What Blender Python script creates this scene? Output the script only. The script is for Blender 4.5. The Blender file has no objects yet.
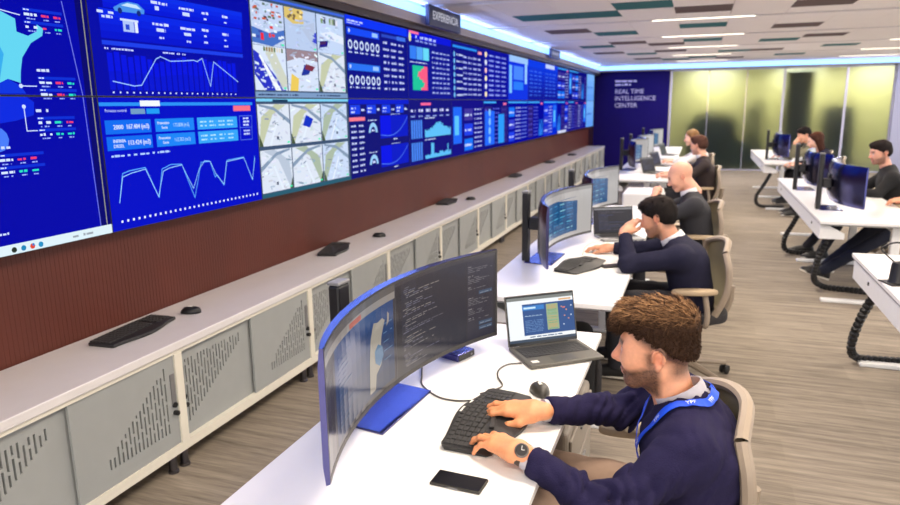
import bpy, bmesh, math, random
import numpy as np
from mathutils import Vector, Matrix

scene = bpy.context.scene
COL = scene.collection
PI = math.pi

# ------------------------------------------------------------------ camera
def camera():
    yaw, pitch, roll = math.radians(19.763), math.radians(-12.073), math.radians(-0.759)
    F = Vector((-math.sin(yaw) * math.cos(pitch), math.cos(yaw) * math.cos(pitch), math.sin(pitch)))
    R = Vector((math.cos(yaw), math.sin(yaw), 0))
    U = R.cross(F)
    R2 = R * math.cos(roll) + U * math.sin(roll)
    U2 = U * math.cos(roll) - R * math.sin(roll)
    m = Matrix((R2, U2, -F)).transposed().to_4x4()
    m.translation = (0, 0, 1.75)
    cd = bpy.data.cameras.new('camera')
    cd.sensor_width = 36
    cd.lens = 689.0 / 900 * 36
    cd.clip_end = 100
    cd.clip_start = 0.05
    cd.dof.use_dof = True
    cd.dof.focus_distance = 2.15
    cd.dof.aperture_fstop = 3.6
    o = bpy.data.objects.new('camera', cd)
    o.matrix_world = m
    COL.objects.link(o)
    scene.camera = o
camera()

# ------------------------------------------------------------------ world, exposure
w = bpy.data.worlds.new('world')
scene.world = w
w.use_nodes = True
w.node_tree.nodes['Background'].inputs[0].default_value = (0.95, 0.97, 1, 1)
w.node_tree.nodes['Background'].inputs[1].default_value = 1.6
vs = scene.view_settings
vs.view_transform = 'Standard'
vs.look = 'None'
vs.gamma = 1
vs.use_curve_mapping = False
vs.exposure = 0.35
LAMP_POWER = 38.0          # each 1.14 m ceiling line light
LAMP_COL = (1.0, 0.87, 0.72)
SCREEN = 0.88              # brightness of the displays

CEIL = 2.70
WALLX = -2.745             # ribbed wall behind the displays
DISPX = -2.62              # front of the displays
BACKY = 19.4

def area(name, loc, sx, sy, power, col, rot=(0, 0, 0)):
    l = bpy.data.lights.new(name, 'AREA')
    l.shape = 'RECTANGLE'
    l.size, l.size_y = sx, sy
    l.energy = power
    l.color = col
    o = bpy.data.objects.new(name, l)
    o.location = loc
    o.rotation_euler = rot
    COL.objects.link(o)
    return o

# ------------------------------------------------------------------ helpers
def lin(c):
    r = []
    for v in c[:3]:
        v = v / 255.0
        r.append(v / 12.92 if v <= 0.04045 else ((v + 0.055) / 1.055) ** 2.4)
    return tuple(r)

MATS = {}
def mat(name, col=(128, 128, 128), rough=0.5, metal=0.0, var=0.0, scale=20.0, stretch=(1, 1, 1), bump=0.0,
        bscale=None, spec=0.5, emit=0.0, coat=0.0, vcol=False, sss=0.0, sheen=0.0):
    if name in MATS:
        return MATS[name]
    m = bpy.data.materials.new(name)
    m.use_nodes = True
    nt = m.node_tree
    b = nt.nodes['Principled BSDF']
    c = lin(col)
    b.inputs['Base Color'].default_value = (*c, 1)
    b.inputs['Roughness'].default_value = rough
    b.inputs['Metallic'].default_value = metal
    b.inputs['Specular IOR Level'].default_value = spec
    b.inputs['Coat Weight'].default_value = coat
    b.inputs['Sheen Weight'].default_value = sheen
    if sss:
        b.inputs['Subsurface Weight'].default_value = sss
        b.inputs['Subsurface Radius'].default_value = (0.02, 0.008, 0.004)
    src = None
    if vcol:
        a = nt.nodes.new('ShaderNodeAttribute')
        a.attribute_name = 'Col'
        src = a.outputs['Color']
        nt.links.new(src, b.inputs['Base Color'])
    tc = nt.nodes.new('ShaderNodeTexCoord')
    mp = nt.nodes.new('ShaderNodeMapping')
    mp.inputs['Scale'].default_value = stretch
    nt.links.new(tc.outputs['Object'], mp.inputs['Vector'])
    if var:
        n = nt.nodes.new('ShaderNodeTexNoise')
        n.inputs['Scale'].default_value = scale
        n.inputs['Detail'].default_value = 4
        nt.links.new(mp.outputs['Vector'], n.inputs['Vector'])
        mr = nt.nodes.new('ShaderNodeMapRange')
        mr.inputs['From Min'].default_value = 0.25
        mr.inputs['From Max'].default_value = 0.75
        mr.inputs['To Min'].default_value = 1 - var
        mr.inputs['To Max'].default_value = 1 + var
        nt.links.new(n.outputs['Fac'], mr.inputs['Value'])
        mx = nt.nodes.new('ShaderNodeVectorMath')
        mx.operation = 'MULTIPLY'
        if src:
            nt.links.new(src, mx.inputs[0])
        else:
            mx.inputs[0].default_value = c
        nt.links.new(mr.outputs['Result'], mx.inputs[1])
        nt.links.new(mx.outputs['Vector'], b.inputs['Base Color'])
    if bump:
        n2 = nt.nodes.new('ShaderNodeTexNoise')
        n2.inputs['Scale'].default_value = bscale or scale
        n2.inputs['Detail'].default_value = 3
        nt.links.new(mp.outputs['Vector'], n2.inputs['Vector'])
        bp = nt.nodes.new('ShaderNodeBump')
        bp.inputs['Strength'].default_value = bump
        bp.inputs['Distance'].default_value = 0.01
        nt.links.new(n2.outputs['Fac'], bp.inputs['Height'])
        nt.links.new(bp.outputs['Normal'], b.inputs['Normal'])
    if emit:
        b.inputs['Emission Color'].default_value = (*c, 1)
        b.inputs['Emission Strength'].default_value = emit
    MATS[name] = m
    return m

def screen_mat(name, strength, gloss=0.5, spec=0.0):
    """a lit display: emission by face colour under a slightly glossy front"""
    if name in MATS:
        return MATS[name]
    m = bpy.data.materials.new(name)
    m.use_nodes = True
    nt = m.node_tree
    b = nt.nodes['Principled BSDF']
    b.inputs['Base Color'].default_value = (0.003, 0.003, 0.004, 1)
    b.inputs['Roughness'].default_value = gloss
    b.inputs['Specular IOR Level'].default_value = spec
    a = nt.nodes.new('ShaderNodeAttribute')
    a.attribute_name = 'Col'
    nt.links.new(a.outputs['Color'], b.inputs['Emission Color'])
    b.inputs['Emission Strength'].default_value = strength
    MATS[name] = m
    return m

class MB:
    """collects shapes into one mesh"""
    def __init__(s):
        s.bm = bmesh.new()
    def box(s, x0, y0, z0, x1, y1, z1, bev=0.0, seg=2, M=None):
        t = bmesh.new()
        bmesh.ops.create_cube(t, size=1)
        for v in t.verts:
            v.co = Vector(((x0 + x1) / 2 + v.co.x * (x1 - x0), (y0 + y1) / 2 + v.co.y * (y1 - y0),
                           (z0 + z1) / 2 + v.co.z * (z1 - z0)))
        if bev:
            bmesh.ops.bevel(t, geom=t.edges[:], offset=bev, segments=seg, affect='EDGES', profile=0.5)
        return s.merge(t, M)
    def merge(s, t, M=None):
        if M is not None:
            t.transform(M)
        me = bpy.data.meshes.new('tmp')
        t.to_mesh(me)
        t.free()
        s.bm.from_mesh(me)
        bpy.data.meshes.remove(me)
        return s
    def poly(s, pts):
        vs_ = [s.bm.verts.new(p) for p in pts]
        s.bm.faces.new(vs_)
        return s
    def prism(s, pts, d, bev=0.0, M=None):
        """closed outline (3D points, planar) extruded by vector d"""
        t = bmesh.new()
        a = [t.verts.new(p) for p in pts]
        b = [t.verts.new(Vector(p) + Vector(d)) for p in pts]
        n = len(pts)
        t.faces.new(a[::-1])
        t.faces.new(b)
        for i in range(n):
            t.faces.new((a[i], a[(i + 1) % n], b[(i + 1) % n], b[i]))
        bmesh.ops.recalc_face_normals(t, faces=t.faces[:])
        if bev:
            bmesh.ops.bevel(t, geom=t.edges[:], offset=bev, segments=2, affect='EDGES', profile=0.5)
        return s.merge(t, M)
    def tube(s, pts, r, seg=8, caps=True, M=None, flat=None):
        pts = [Vector(p) for p in pts]
        rs = r if isinstance(r, (list, tuple)) else [r] * len(pts)
        t = bmesh.new()
        rings = []
        up = Vector((0, 0, 1))
        prev = None
        for i, p in enumerate(pts):
            d = (pts[min(i + 1, len(pts) - 1)] - pts[max(i - 1, 0)]).normalized()
            if prev is None:
                a = d.cross(up)
                if a.length < 1e-3:
                    a = d.cross(Vector((1, 0, 0)))
                a.normalize()
            else:
                a = (prev - d * prev.dot(d)).normalized()
            prev = a
            b = d.cross(a)
            ring = []
            for k in range(seg):
                th = 2 * PI * k / seg
                fa, fb = (1, 1) if flat is None else flat
                ring.append(t.verts.new(p + a * math.cos(th) * rs[i] * fa + b * math.sin(th) * rs[i] * fb))
            rings.append(ring)
        for i in range(len(rings) - 1):
            for k in range(seg):
                t.faces.new((rings[i][k], rings[i][(k + 1) % seg], rings[i + 1][(k + 1) % seg], rings[i + 1][k]))
        if caps:
            t.faces.new(rings[0][::-1])
            t.faces.new(rings[-1])
        bmesh.ops.recalc_face_normals(t, faces=t.faces[:])
        return s.merge(t, M)
    def cyl(s, p0, p1, r, seg=14, M=None):
        return s.tube([p0, p1], r, seg, True, M)
    def lathe(s, prof, c=(0, 0, 0), seg=20, M=None):
        t = bmesh.new()
        rings = []
        for r, z in prof:
            rings.append([t.verts.new((c[0] + r * math.cos(2 * PI * k / seg), c[1] + r * math.sin(2 * PI * k / seg), c[2] + z)) for k in range(seg)])
        for i in range(len(rings) - 1):
            for k in range(seg):
                t.faces.new((rings[i][k], rings[i][(k + 1) % seg], rings[i + 1][(k + 1) % seg], rings[i + 1][k]))
        t.faces.new(rings[0][::-1])
        t.faces.new(rings[-1])
        bmesh.ops.recalc_face_normals(t, faces=t.faces[:])
        return s.merge(t, M)
    def build(s, name, m, parent=None, smooth=False, autos=True):
        me = bpy.data.meshes.new(name)
        if smooth and autos:
            for f in s.bm.faces:
                f.smooth = True
            for e in s.bm.edges:
                if len(e.link_faces) == 2 and e.calc_face_angle(0) > 0.6:
                    e.smooth = False
        s.bm.to_mesh(me)
        s.bm.free()
        if m:
            me.materials.append(m)
        o = bpy.data.objects.new(name, me)
        COL.objects.link(o)
        if parent:
            o.parent = parent
        return o

def crom(pts, n=8):
    """smooth curve through points"""
    P = [Vector(p) for p in pts]
    P = [P[0] * 2 - P[1]] + P + [P[-1] * 2 - P[-2]]
    out = []
    for i in range(1, len(P) - 2):
        for k in range(n):
            t = k / n
            a, b, c, d = P[i - 1], P[i], P[i + 1], P[i + 2]
            out.append(0.5 * ((2 * b) + (c - a) * t + (2 * a - 5 * b + 4 * c - d) * t * t + (3 * b - a - 3 * c + d) * t ** 3))
    out.append(P[-2])
    return out

def tag(o, label=None, cat=None, group=None, kind=None):
    if label: o['label'] = label
    if cat: o['category'] = cat
    if group: o['group'] = group
    if kind: o['kind'] = kind
    return o

def empty(name, loc=(0, 0, 0), rz=0.0, label=None, cat=None, group=None):
    o = bpy.data.objects.new(name, None)
    o.empty_display_size = 0.1
    o.location = loc
    o.rotation_euler = (0, 0, rz)
    COL.objects.link(o)
    return tag(o, label, cat, group)

def copy_tree(o, parent=None):
    c = o.copy()
    COL.objects.link(c)
    c.parent = parent
    for ch in [x for x in o.children]:
        copy_tree(ch, c)
    return c

def place(o, loc, rz=0.0, label=None, group=None):
    o.location = loc
    o.rotation_euler = (0, 0, rz)
    if label: o['label'] = label
    if group: o['group'] = group
    return o

def struct(name, mb, m, parent=None, smooth=False):
    o = mb.build(name, m, parent, smooth)
    if parent is None:
        o['kind'] = 'structure'
    return o

# ---- flat print: coloured shapes on a display or sign
_txt = {}
def glyphs(s):
    if s in _txt:
        return _txt[s]
    cu = bpy.data.curves.new('t', 'FONT')
    cu.body = s
    cu.resolution_u = 2
    o = bpy.data.objects.new('t', cu)
    COL.objects.link(o)
    dg = bpy.context.evaluated_depsgraph_get()
    me = bpy.data.meshes.new_from_object(o.evaluated_get(dg))
    V = [(v.co.x, v.co.y) for v in me.vertices]
    Fs = [tuple(p.vertices) for p in me.polygons]
    bpy.data.meshes.remove(me)
    bpy.data.objects.remove(o)
    bpy.data.curves.remove(cu)
    w_ = max([v[0] for v in V] or [0])
    _txt[s] = (V, Fs, w_)
    return _txt[s]

class Canvas:
    def __init__(s):
        s.V = []; s.F = []; s.C = []
    def _add(s, pts, faces, col, layer):
        n = len(s.V)
        s.V += [(x, y, layer) for x, y in pts]
        c = lin(col)
        for f in faces:
            s.F.append([n + i for i in f])
            s.C.append(c)
    def rect(s, x0, y0, x1, y1, col, layer=1, nx=1):
        for i in range(nx):
            a = x0 + (x1 - x0) * i / nx
            b = x0 + (x1 - x0) * (i + 1) / nx
            s._add([(a, y0), (b, y0), (b, y1), (a, y1)], [(0, 1, 2, 3)], col, layer)
    def grad(s, x0, y0, x1, y1, c0, c1, layer=1, n=6, vert=True, nx=1):
        for i in range(n):
            t = (i + 0.5) / n
            c = [c0[k] + (c1[k] - c0[k]) * t for k in range(3)]
            if vert:
                s.rect(x0, y0 + (y1 - y0) * i / n, x1, y0 + (y1 - y0) * (i + 1) / n, c, layer, nx)
            else:
                s.rect(x0 + (x1 - x0) * i / n, y0, x0 + (x1 - x0) * (i + 1) / n, y1, c, layer)
    def poly(s, pts, col, layer=1):
        s._add(pts, [tuple(range(len(pts)))], col, layer)
    def disc(s, x, y, r, col, layer=2, ry=None, n=12, a0=0, a1=2 * PI):
        ry = ry or r
        s.poly([(x + r * math.cos(a0 + (a1 - a0) * k / n), y + ry * math.sin(a0 + (a1 - a0) * k / n)) for k in range(n)], col, layer)
    def ring(s, x, y, r0, r1, col, layer=2, a0=0, a1=2 * PI, n=14):
        for k in range(n):
            p, q = a0 + (a1 - a0) * k / n, a0 + (a1 - a0) * (k + 1) / n
            s.poly([(x + r0 * math.cos(p), y + r0 * math.sin(p)), (x + r1 * math.cos(p), y + r1 * math.sin(p)),
                    (x + r1 * math.cos(q), y + r1 * math.sin(q)), (x + r0 * math.cos(q), y + r0 * math.sin(q))], col, layer)
    def line(s, pts, w_, col, layer=2):
        for (x0, y0), (x1, y1) in zip(pts[:-1], pts[1:]):
            dx, dy = x1 - x0, y1 - y0
            l = math.hypot(dx, dy) or 1
            nx, ny = -dy / l * w_ / 2, dx / l * w_ / 2
            ex, ey = dx / l * w_ * 0.3, dy / l * w_ * 0.3
            s.poly([(x0 + nx - ex, y0 + ny - ey), (x0 - nx - ex, y0 - ny - ey), (x1 - nx + ex, y1 - ny + ey), (x1 + nx + ex, y1 + ny + ey)], col, layer)
    def bold(s, t, x, y, h, col, layer=3, align='l', sx=1.0):
        for k in (-1, 0, 1):
            s.text(t, x + k * h * .055, y, h, col, layer + .1 * k, align, sx)
    def text(s, t, x, y, h, col, layer=3, align='l', sx=1.0):
        V, Fs, w_ = glyphs(t)
        k = h / 0.7
        off = {'l': 0, 'c': -w_ / 2, 'r': -w_}[align]
        s._add([(x + (vx + off) * k * sx, y + vy * k) for vx, vy in V], Fs, col, layer)
    def words(s, x0, y, x1, h, col, layer=3, rnd=random, fill=0.8):
        """unreadably small line of writing"""
        x = x0
        while x < x1:
            l = rnd.uniform(0.8, 3.2) * h
            s.rect(x, y, min(x + l, x1), y + h * rnd.uniform(0.75, 1), col, layer)
            x += l + h * rnd.uniform(0.3, 0.7)
            if rnd.random() > fill:
                x += 1.5 * h
    def build(s, name, m, fn, parent=None):
        me = bpy.data.meshes.new(name)
        me.from_pydata([tuple(fn(*v)) for v in s.V], [], s.F)
        ca = me.color_attributes.new('Col', 'FLOAT_COLOR', 'CORNER')
        buf = []
        for f, c in zip(s.F, s.C):
            buf += [c[0], c[1], c[2], 1.0] * len(f)
        ca.data.foreach_set('color', buf)
        me.materials.append(m)
        o = bpy.data.objects.new(name, me)
        COL.objects.link(o)
        if parent:
            o.parent = parent
        return o

# ------------------------------------------------------------------ materials
def carpet_mat():
    m = bpy.data.materials.new('carpet_planks')
    m.use_nodes = True
    nt = m.node_tree
    b = nt.nodes['Principled BSDF']
    b.inputs['Roughness'].default_value = 0.95
    b.inputs['Specular IOR Level'].default_value = 0.15
    tc = nt.nodes.new('ShaderNodeTexCoord')
    def noise(scale, st, detail=3):
        mp = nt.nodes.new('ShaderNodeMapping')
        mp.inputs['Scale'].default_value = st
        nt.links.new(tc.outputs['Object'], mp.inputs['Vector'])
        n = nt.nodes.new('ShaderNodeTexNoise')
        n.inputs['Scale'].default_value = scale
        n.inputs['Detail'].default_value = detail
        nt.links.new(mp.outputs['Vector'], n.inputs['Vector'])
        return n.outputs['Fac']
    br = nt.nodes.new('ShaderNodeTexBrick')
    br.inputs['Scale'].default_value = 1.0
    br.inputs['Color1'].default_value = (0.35, 0.35, 0.35, 1)
    br.inputs['Color2'].default_value = (0.65, 0.65, 0.65, 1)
    br.inputs['Mortar'].default_value = (0.5, 0.5, 0.5, 1)
    br.inputs['Mortar Size'].default_value = 0.0
    br.inputs['Brick Width'].default_value = 1.0
    br.inputs['Row Height'].default_value = 0.25
    br.offset = 0.5
    nt.links.new(tc.outputs['Object'], br.inputs['Vector'])
    streak = noise(1.0, (1.6, 28, 1), 4)
    fine = noise(1.0, (8, 110, 1), 2)
    def mul(a, k):
        n = nt.nodes.new('ShaderNodeMath'); n.operation = 'MULTIPLY'
        nt.links.new(a, n.inputs[0]); n.inputs[1].default_value = k
        return n.outputs[0]
    def add(a, c):
        n = nt.nodes.new('ShaderNodeMath'); n.operation = 'ADD'
        nt.links.new(a, n.inputs[0]); nt.links.new(c, n.inputs[1])
        return n.outputs[0]
    f = add(add(mul(streak, 0.6), mul(fine, 0.35)), mul(br.outputs['Color'], 0.22))
    cr = nt.nodes.new('ShaderNodeValToRGB')
    cr.color_ramp.elements[0].position = 0.40
    cr.color_ramp.elements[0].color = (*lin((110, 102, 93)), 1)
    cr.color_ramp.elements[1].position = 0.78
    cr.color_ramp.elements[1].color = (*lin((168, 157, 142)), 1)
    nt.links.new(f, cr.inputs['Fac'])
    nt.links.new(cr.outputs['Color'], b.inputs['Base Color'])
    bp = nt.nodes.new('ShaderNodeBump')
    bp.inputs['Strength'].default_value = 0.3
    bp.inputs['Distance'].default_value = 0.004
    nt.links.new(fine, bp.inputs['Height'])
    nt.links.new(bp.outputs['Normal'], b.inputs['Normal'])
    return m

def frost_mat():
    m = bpy.data.materials.new('frosted_glass')
    m.use_nodes = True
    b = m.node_tree.nodes['Principled BSDF']
    b.inputs['Base Color'].default_value = (*lin((206, 220, 206)), 1)
    b.inputs['Roughness'].default_value = 0.5
    b.inputs['Transmission Weight'].default_value = 1.0
    b.inputs['IOR'].default_value = 1.25
    return m

m_white = mat('white_laminate', (236, 236, 236), 0.32, var=0.015, scale=6)
m_whitem = mat('white_coated_metal', (228, 229, 230), 0.4, var=0.02, scale=15)
m_cream = mat('cream_cabinet_frame', (232, 228, 214), 0.45, var=0.02, scale=12)
m_credtop = mat('pale_cabinet_top', (226, 223, 224), 0.22, var=0.02, scale=8, spec=0.7)
m_door = mat('grey_cabinet_door', (160, 164, 164), 0.5, var=0.03, scale=10)
m_dark = mat('shade_and_bag_black', (22, 22, 24), 0.9)  # near black: painted shade inside the cabinets, and the bag body
m_black = mat('black_plastic', (26, 26, 28), 0.45, var=0.08, scale=40)
m_blackg = mat('gloss_black_plastic', (14, 14, 18), 0.2, var=0.05, scale=30)
m_satin = mat('reflective_dark_metal', (84, 84, 132), 0.2, metal=1.0, var=0.04, scale=30)
m_satin2 = mat('brushed_gunmetal', (118, 118, 128), 0.28, metal=1.0, var=0.05, scale=30)
m_bezel = mat('bezel_grey', (58, 56, 56), 0.4, metal=0.3, var=0.04, scale=30)
m_rib = mat('brown_slat_panel', (84, 33, 19), 0.55, var=0.15, scale=3, stretch=(1, 1, 0.3))
m_maroon = mat('dark_maroon_trim', (40, 10, 12), 0.5, var=0.1, scale=5)
m_soffit = mat('grey_beige_soffit', (150, 135, 130), 0.6, var=0.05, scale=5)
m_led = mat('led_strip_blue', (140, 196, 255), 0.5, emit=1.35)
m_line = mat('line_light_diffuser', (255, 240, 215), 0.5, emit=3.0)
m_tile = mat('ceiling_tile_white', (246, 238, 234), 0.9, var=0.02, scale=40, bump=0.1)
m_teal = mat('ceiling_tile_teal', (12, 100, 104), 0.85, var=0.06, scale=30)
m_brown = mat('ceiling_tile_brown', (96, 76, 74), 0.85, var=0.06, scale=30)
m_slot = mat('ceiling_slot_grey', (58, 54, 56), 0.85, var=0.08, scale=10)
m_navy = mat('navy_wall_panel', (20, 6, 98), 0.6, spec=0.15, var=0.06, scale=2)
m_alu = mat('aluminium_mullion', (190, 190, 215), 0.35, metal=0.6, var=0.04, scale=20)
m_wall = mat('painted_wall', (200, 198, 196), 0.8, var=0.02, scale=3)
m_yellow = mat('pale_olive_wall', (212, 200, 142), 0.8, var=0.05, scale=2)
m_dkgreen = mat('dark_slate_fabric', (24, 46, 54), 0.9, var=0.15, scale=4)
m_chairf = mat('warm_grey_chair_frame', (150, 136, 120), 0.5, var=0.04, scale=20)
m_mesh = mat('chair_mesh', (150, 140, 112), 0.8, var=0.06, scale=200, bump=0.4, bscale=300)
m_seat = mat('dark_seat_fabric', (48, 46, 48), 0.95, var=0.12, scale=80, bump=0.3)
m_grey = mat('mid_grey_plastic', (120, 120, 122), 0.5, var=0.04, scale=20)
m_key = mat('keycap_dark', (46, 46, 48), 0.55, var=0.1, scale=60)
m_kbd = mat('keyboard_body', (34, 34, 36), 0.5, var=0.06, scale=40)
m_screen = screen_mat('display_image', SCREEN)
m_mon = screen_mat('monitor_image', 0.55, 0.14, 0.5)
m_print = mat('printed_ink', (240, 240, 245), 0.6, vcol=True)

# ------------------------------------------------------------------ the room
def room():
    struct('floor', MB().box(-2.9, -4.2, -0.06, 7.0, 24.0, 0), carpet_mat())
    c = struct('ceiling', MB().box(-2.9, -4.2, CEIL + 0.03, 7.0, 24.0, CEIL + 0.1), m_slot)
    struct('wall_left', MB().box(-2.9, -4.2, 0, WALLX, BACKY, CEIL + 0.03), m_maroon)
    # ribbed panelling below and above the displays
    wl = bpy.data.objects['wall_left']
    mb = MB()
    y = -0.5
    while y < BACKY - 0.9:
        x0, x1 = WALLX, WALLX + 0.004
        a, b2 = y, y + 0.018
        mb.poly([(x1, a, .3), (x1, b2, .3), (x1, b2, 1.42), (x1, a, 1.42)])
        mb.poly([(x0, a, .3), (x1, a, .3), (x1, a, 1.42), (x0, a, 1.42)])
        mb.poly([(x1, b2, .3), (x0, b2, .3), (x0, b2, 1.42), (x1, b2, 1.42)])
        y += 0.023
    tag(mb.build('vertical_ribs', m_rib, wl), kind='stuff')
    backing = MB().box(WALLX - .01, -0.5, 0.3, WALLX + 0.003, BACKY - .9, 1.42)
    backing.build('rib_backing', m_rib, wl)
    # ceiling tiles: 0.57 x 0.5575 m; line-light slots every fourth row
    tw, tl = 0.57, 0.5575
    def tile_mesh(nm, m):
        me_o = MB().box(0.003, 0.003, 0, tw - 0.003, tl - 0.003, 0.025).build(nm, m)
        me = me_o.data
        bpy.data.objects.remove(me_o)
        return me
    mw, mt, mbn = tile_mesh('ceiling_tile', m_tile), tile_mesh('ceiling_tile', m_teal), tile_mesh('ceiling_tile', m_brown)
    def half(m):
        o = MB().box(0.003, 0.085, 0, tw - 0.003, tl - 0.003, 0.025).build('ceiling_tile', m); me = o.data; bpy.data.objects.remove(o); return me
    def half2(m):
        o = MB().box(0.003, 0.003, 0, tw - 0.003, tl - 0.085, 0.025).build('ceiling_tile', m); me = o.data; bpy.data.objects.remove(o); return me
    wh1, wh2 = half(m_tile), half2(m_tile)
    teal = {(-1, -3), (-2, -2), (-3, -2), (0, 1), (-2, 2), (0, 5), (-3, 6), (-2, 10), (1, 10), (2, 6), (4, 9), (-2, -6), (1, -5), (0, 13), (3, 13), (-1, 14)}
    brown = {(0, -2), (-3, 1), (2, 2), (-2, 5), (-1, 6), (-1, 9), (-3, 9), (2, 10), (-2, 13), (1, 14), (3, 5), (2, -2)}
    coarse = MB()
    for j in range(-22, 19):
        for i in range(-5, 11):
            x = -0.32 + i * tw
            yy = 8.87 + j * tl
            if x + tw < WALLX or x > 5.9 or yy > BACKY - 0.25: continue
            x = max(x, -2.74) if i == -5 else x
            vis = yy > 5.4 and x < 0.75 + (yy - 1.0) * 0.28
            if not vis:
                coarse.box(x + .003, yy + (.085 if j % 4 == 0 else .003), CEIL, x + tw - .003, yy + tl - (.085 if j % 4 == 3 else .003), CEIL + .025)
                continue
            me = mt if (i, j) in teal else mbn if (i, j) in brown else (wh1 if j % 4 == 0 else wh2 if j % 4 == 3 else mw)
            o = bpy.data.objects.new('ceiling_tile', me)
            o.location = (x, yy, CEIL)
            COL.objects.link(o)
            o.parent = c
    coarse.build('ceiling_tile_field', m_tile, c)['kind'] = 'stuff'
    # line lights in the slots
    n = 0
    spots = []
    for k in range(-6, 5):
        yy = 8.87 + k * 4 * tl
        for xs in (-0.61, 2.81):
            spots.append((xs, yy))
    names = {}
    for xs, yy in spots:
        first = 'left' if xs < 0 else 'right'
        seen = yy > 7
        idx = round((yy - 8.87) / (4 * tl))
        ordw = ['nearest', 'second nearest', 'third nearest', 'fourth nearest', 'farthest']
        if seen:
            lb = f'warm white ceiling line light, {ordw[idx]} in the ' + ('run above the middle aisle' if xs < 0 else 'run over the right-hand desks')
        else:
            lb = f'warm white ceiling line light out of view behind the camera'
        r = empty('ceiling_line_light', (xs, yy, CEIL), 0, lb, 'ceiling light', 'ceiling line lights' if seen else 'line lights out of view')
        MB().box(0, -.032, -.004, 1.14, .032, .03).build('housing', m_whitem, r)
        MB().box(.01, -.019, -.008, 1.13, .019, -.0041).build('diffuser', m_line, r)
        area('line_lamp', (xs + .57, yy, CEIL - .012), 1.12, .05, LAMP_POWER, LAMP_COL)
    # soffit, trim and LED cove over the displays and along the far wall
    struct('trim_1', MB().box(WALLX - .01, -4, 2.462, DISPX + .015, BACKY, 2.515), m_maroon)
    struct('trim_2', MB().box(WALLX - .01, -4, 2.516, DISPX + .045, BACKY - .3, 2.60), m_soffit)
    st = MB().box(DISPX - .05, -4, 2.602, DISPX + .02, BACKY - .35, 2.69, .01)
    tag(st.build('led_cove_strip', m_led), 'glowing blue LED cove strip above the long video wall', 'led strip')
    st = MB().box(-2.6, BACKY - .34, 2.59, 5.9, BACKY - .301, 2.69, .01)
    tag(st.build('led_cove_strip', m_led), 'glowing blue LED cove strip above the far glass partition', 'led strip')
    area('cove_wash', (DISPX + .03, 8.0, 2.65), .06, 22.0, 90, (0.22, 0.36, 1.0), (0, -PI / 2, 0))
    area('cove_wash_far', (1.7, BACKY - .36, 2.65), 8.0, .06, 26, (0.22, 0.36, 1.0), (-PI / 2, 0, 0))
    # far wall: navy panel, frosted partition
    struct('wall_back', MB().box(-2.9, BACKY, 0, -0.80, BACKY + .12, CEIL), m_navy)
    struct('trim_3', MB().box(-2.9, BACKY - .3, 2.56, 6.0, BACKY + .12, CEIL + .03), m_soffit)
    g = frost_mat()
    xs = [-0.76, 0.16, 1.06, 1.92, 3.30, 4.30, 5.95]
    wb = empty('window_1', (0, 0, 0)); wb['kind'] = 'structure'
    for a, b in zip(xs[:-1], xs[1:]):
        MB().box(a + .02, BACKY + .02, .03, b - .02, BACKY + .035, 2.56).build('pane', g, wb)
    for k, x in enumerate(xs):
        wd = .05 if k in (0, 3, 4, 5) else .012
        MB().box(x - wd / 2, BACKY - .01, 0, x + wd / 2, BACKY + .06, 2.56).build('mullion', m_alu, wb)
    MB().box(-.78, BACKY - .01, 0, 5.95, BACKY + .06, .03).build('floor_channel', m_alu, wb)
    MB().box(-.78, BACKY - .01, 2.53, 5.95, BACKY + .06, 2.56).build('head_channel', m_alu, wb)
    struct('trim_4', MB().box(4.30, BACKY - .16, 0, 4.75, BACKY - .02, 2.56), mat('silver_column', (170, 172, 200), .4, metal=.2))
    # room behind the partition
    struct('wall_far', MB().box(-2.9, 23.0, 0, 6.2, 23.1, CEIL), m_yellow)
    for x in (.3, 2.6, 4.6):
        area('meeting_room_lamp', (x, 22.4, CEIL - .05), 1.2, .3, 42, (1, .93, .76))
    # writing on the navy panel
    cv = Canvas()
    ink = (222, 216, 250)
    cv.text('REAL TIME', 0, .27, .115, ink, 1)
    cv.text('INTELLIGENCE', 0, .09, .115, ink, 1)
    cv.text('CENTER', 0, -.09, .115, ink, 1)
    rr = random.Random(2)
    cv.words(0, .57, .58, .05, ink, 1, rr); cv.words(0, .48, .42, .05, ink, 1, rr)
    cv.build('lettering', m_print, lambda u, v, l: (-2.2 + u * .98, BACKY - .004, 1.72 + v), bpy.data.objects['wall_back'])
room()

def hanging_sign(y0, y1, z0, z1, text, label):
    r = empty('hanging_sign', (-2.5, y0, z0), 0, label, 'sign')
    MB().box(-.02, 0, 0, .02, y1 - y0, z1 - z0, .003).build('sign_box', mat('sign_navy', (18, 20, 62), .4), r)
    for yy in (.08, y1 - y0 - .08):
        MB().cyl((0, yy, z1 - z0), (0, yy, CEIL - z0), .006, 8).build('hanger', m_black, r)
    cv = Canvas()
    h = (z1 - z0) * .42
    if text:
        V, F, w_ = glyphs(text)
        k = (y1 - y0) * .8 / (w_ * h / .7)
        cv.text(text, 0, 0, h, (225, 225, 240), 1, sx=k)
    else:
        cv.words(0, .01, (y1 - y0) * .75, h * .7, (190, 190, 215), 1, random.Random(1))
    cv.build('lettering', screen_mat('sign_letters_glow', .75), lambda u, v, l: (.0212, .1 * (y1 - y0) + u, (z1 - z0) * .34 + v), r)['kind'] = 'stuff'  # glow added to the letters so they read brighter; no backlight known
hanging_sign(6.41, 7.34, 2.50, 2.69, 'EXPERIENCIA', 'dark blue hanging sign reading EXPERIENCIA above the video wall')
hanging_sign(12.2, 13.0, 2.53, 2.69, None, 'small dark hanging sign farther along the LED cove, near the far wall')

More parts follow.
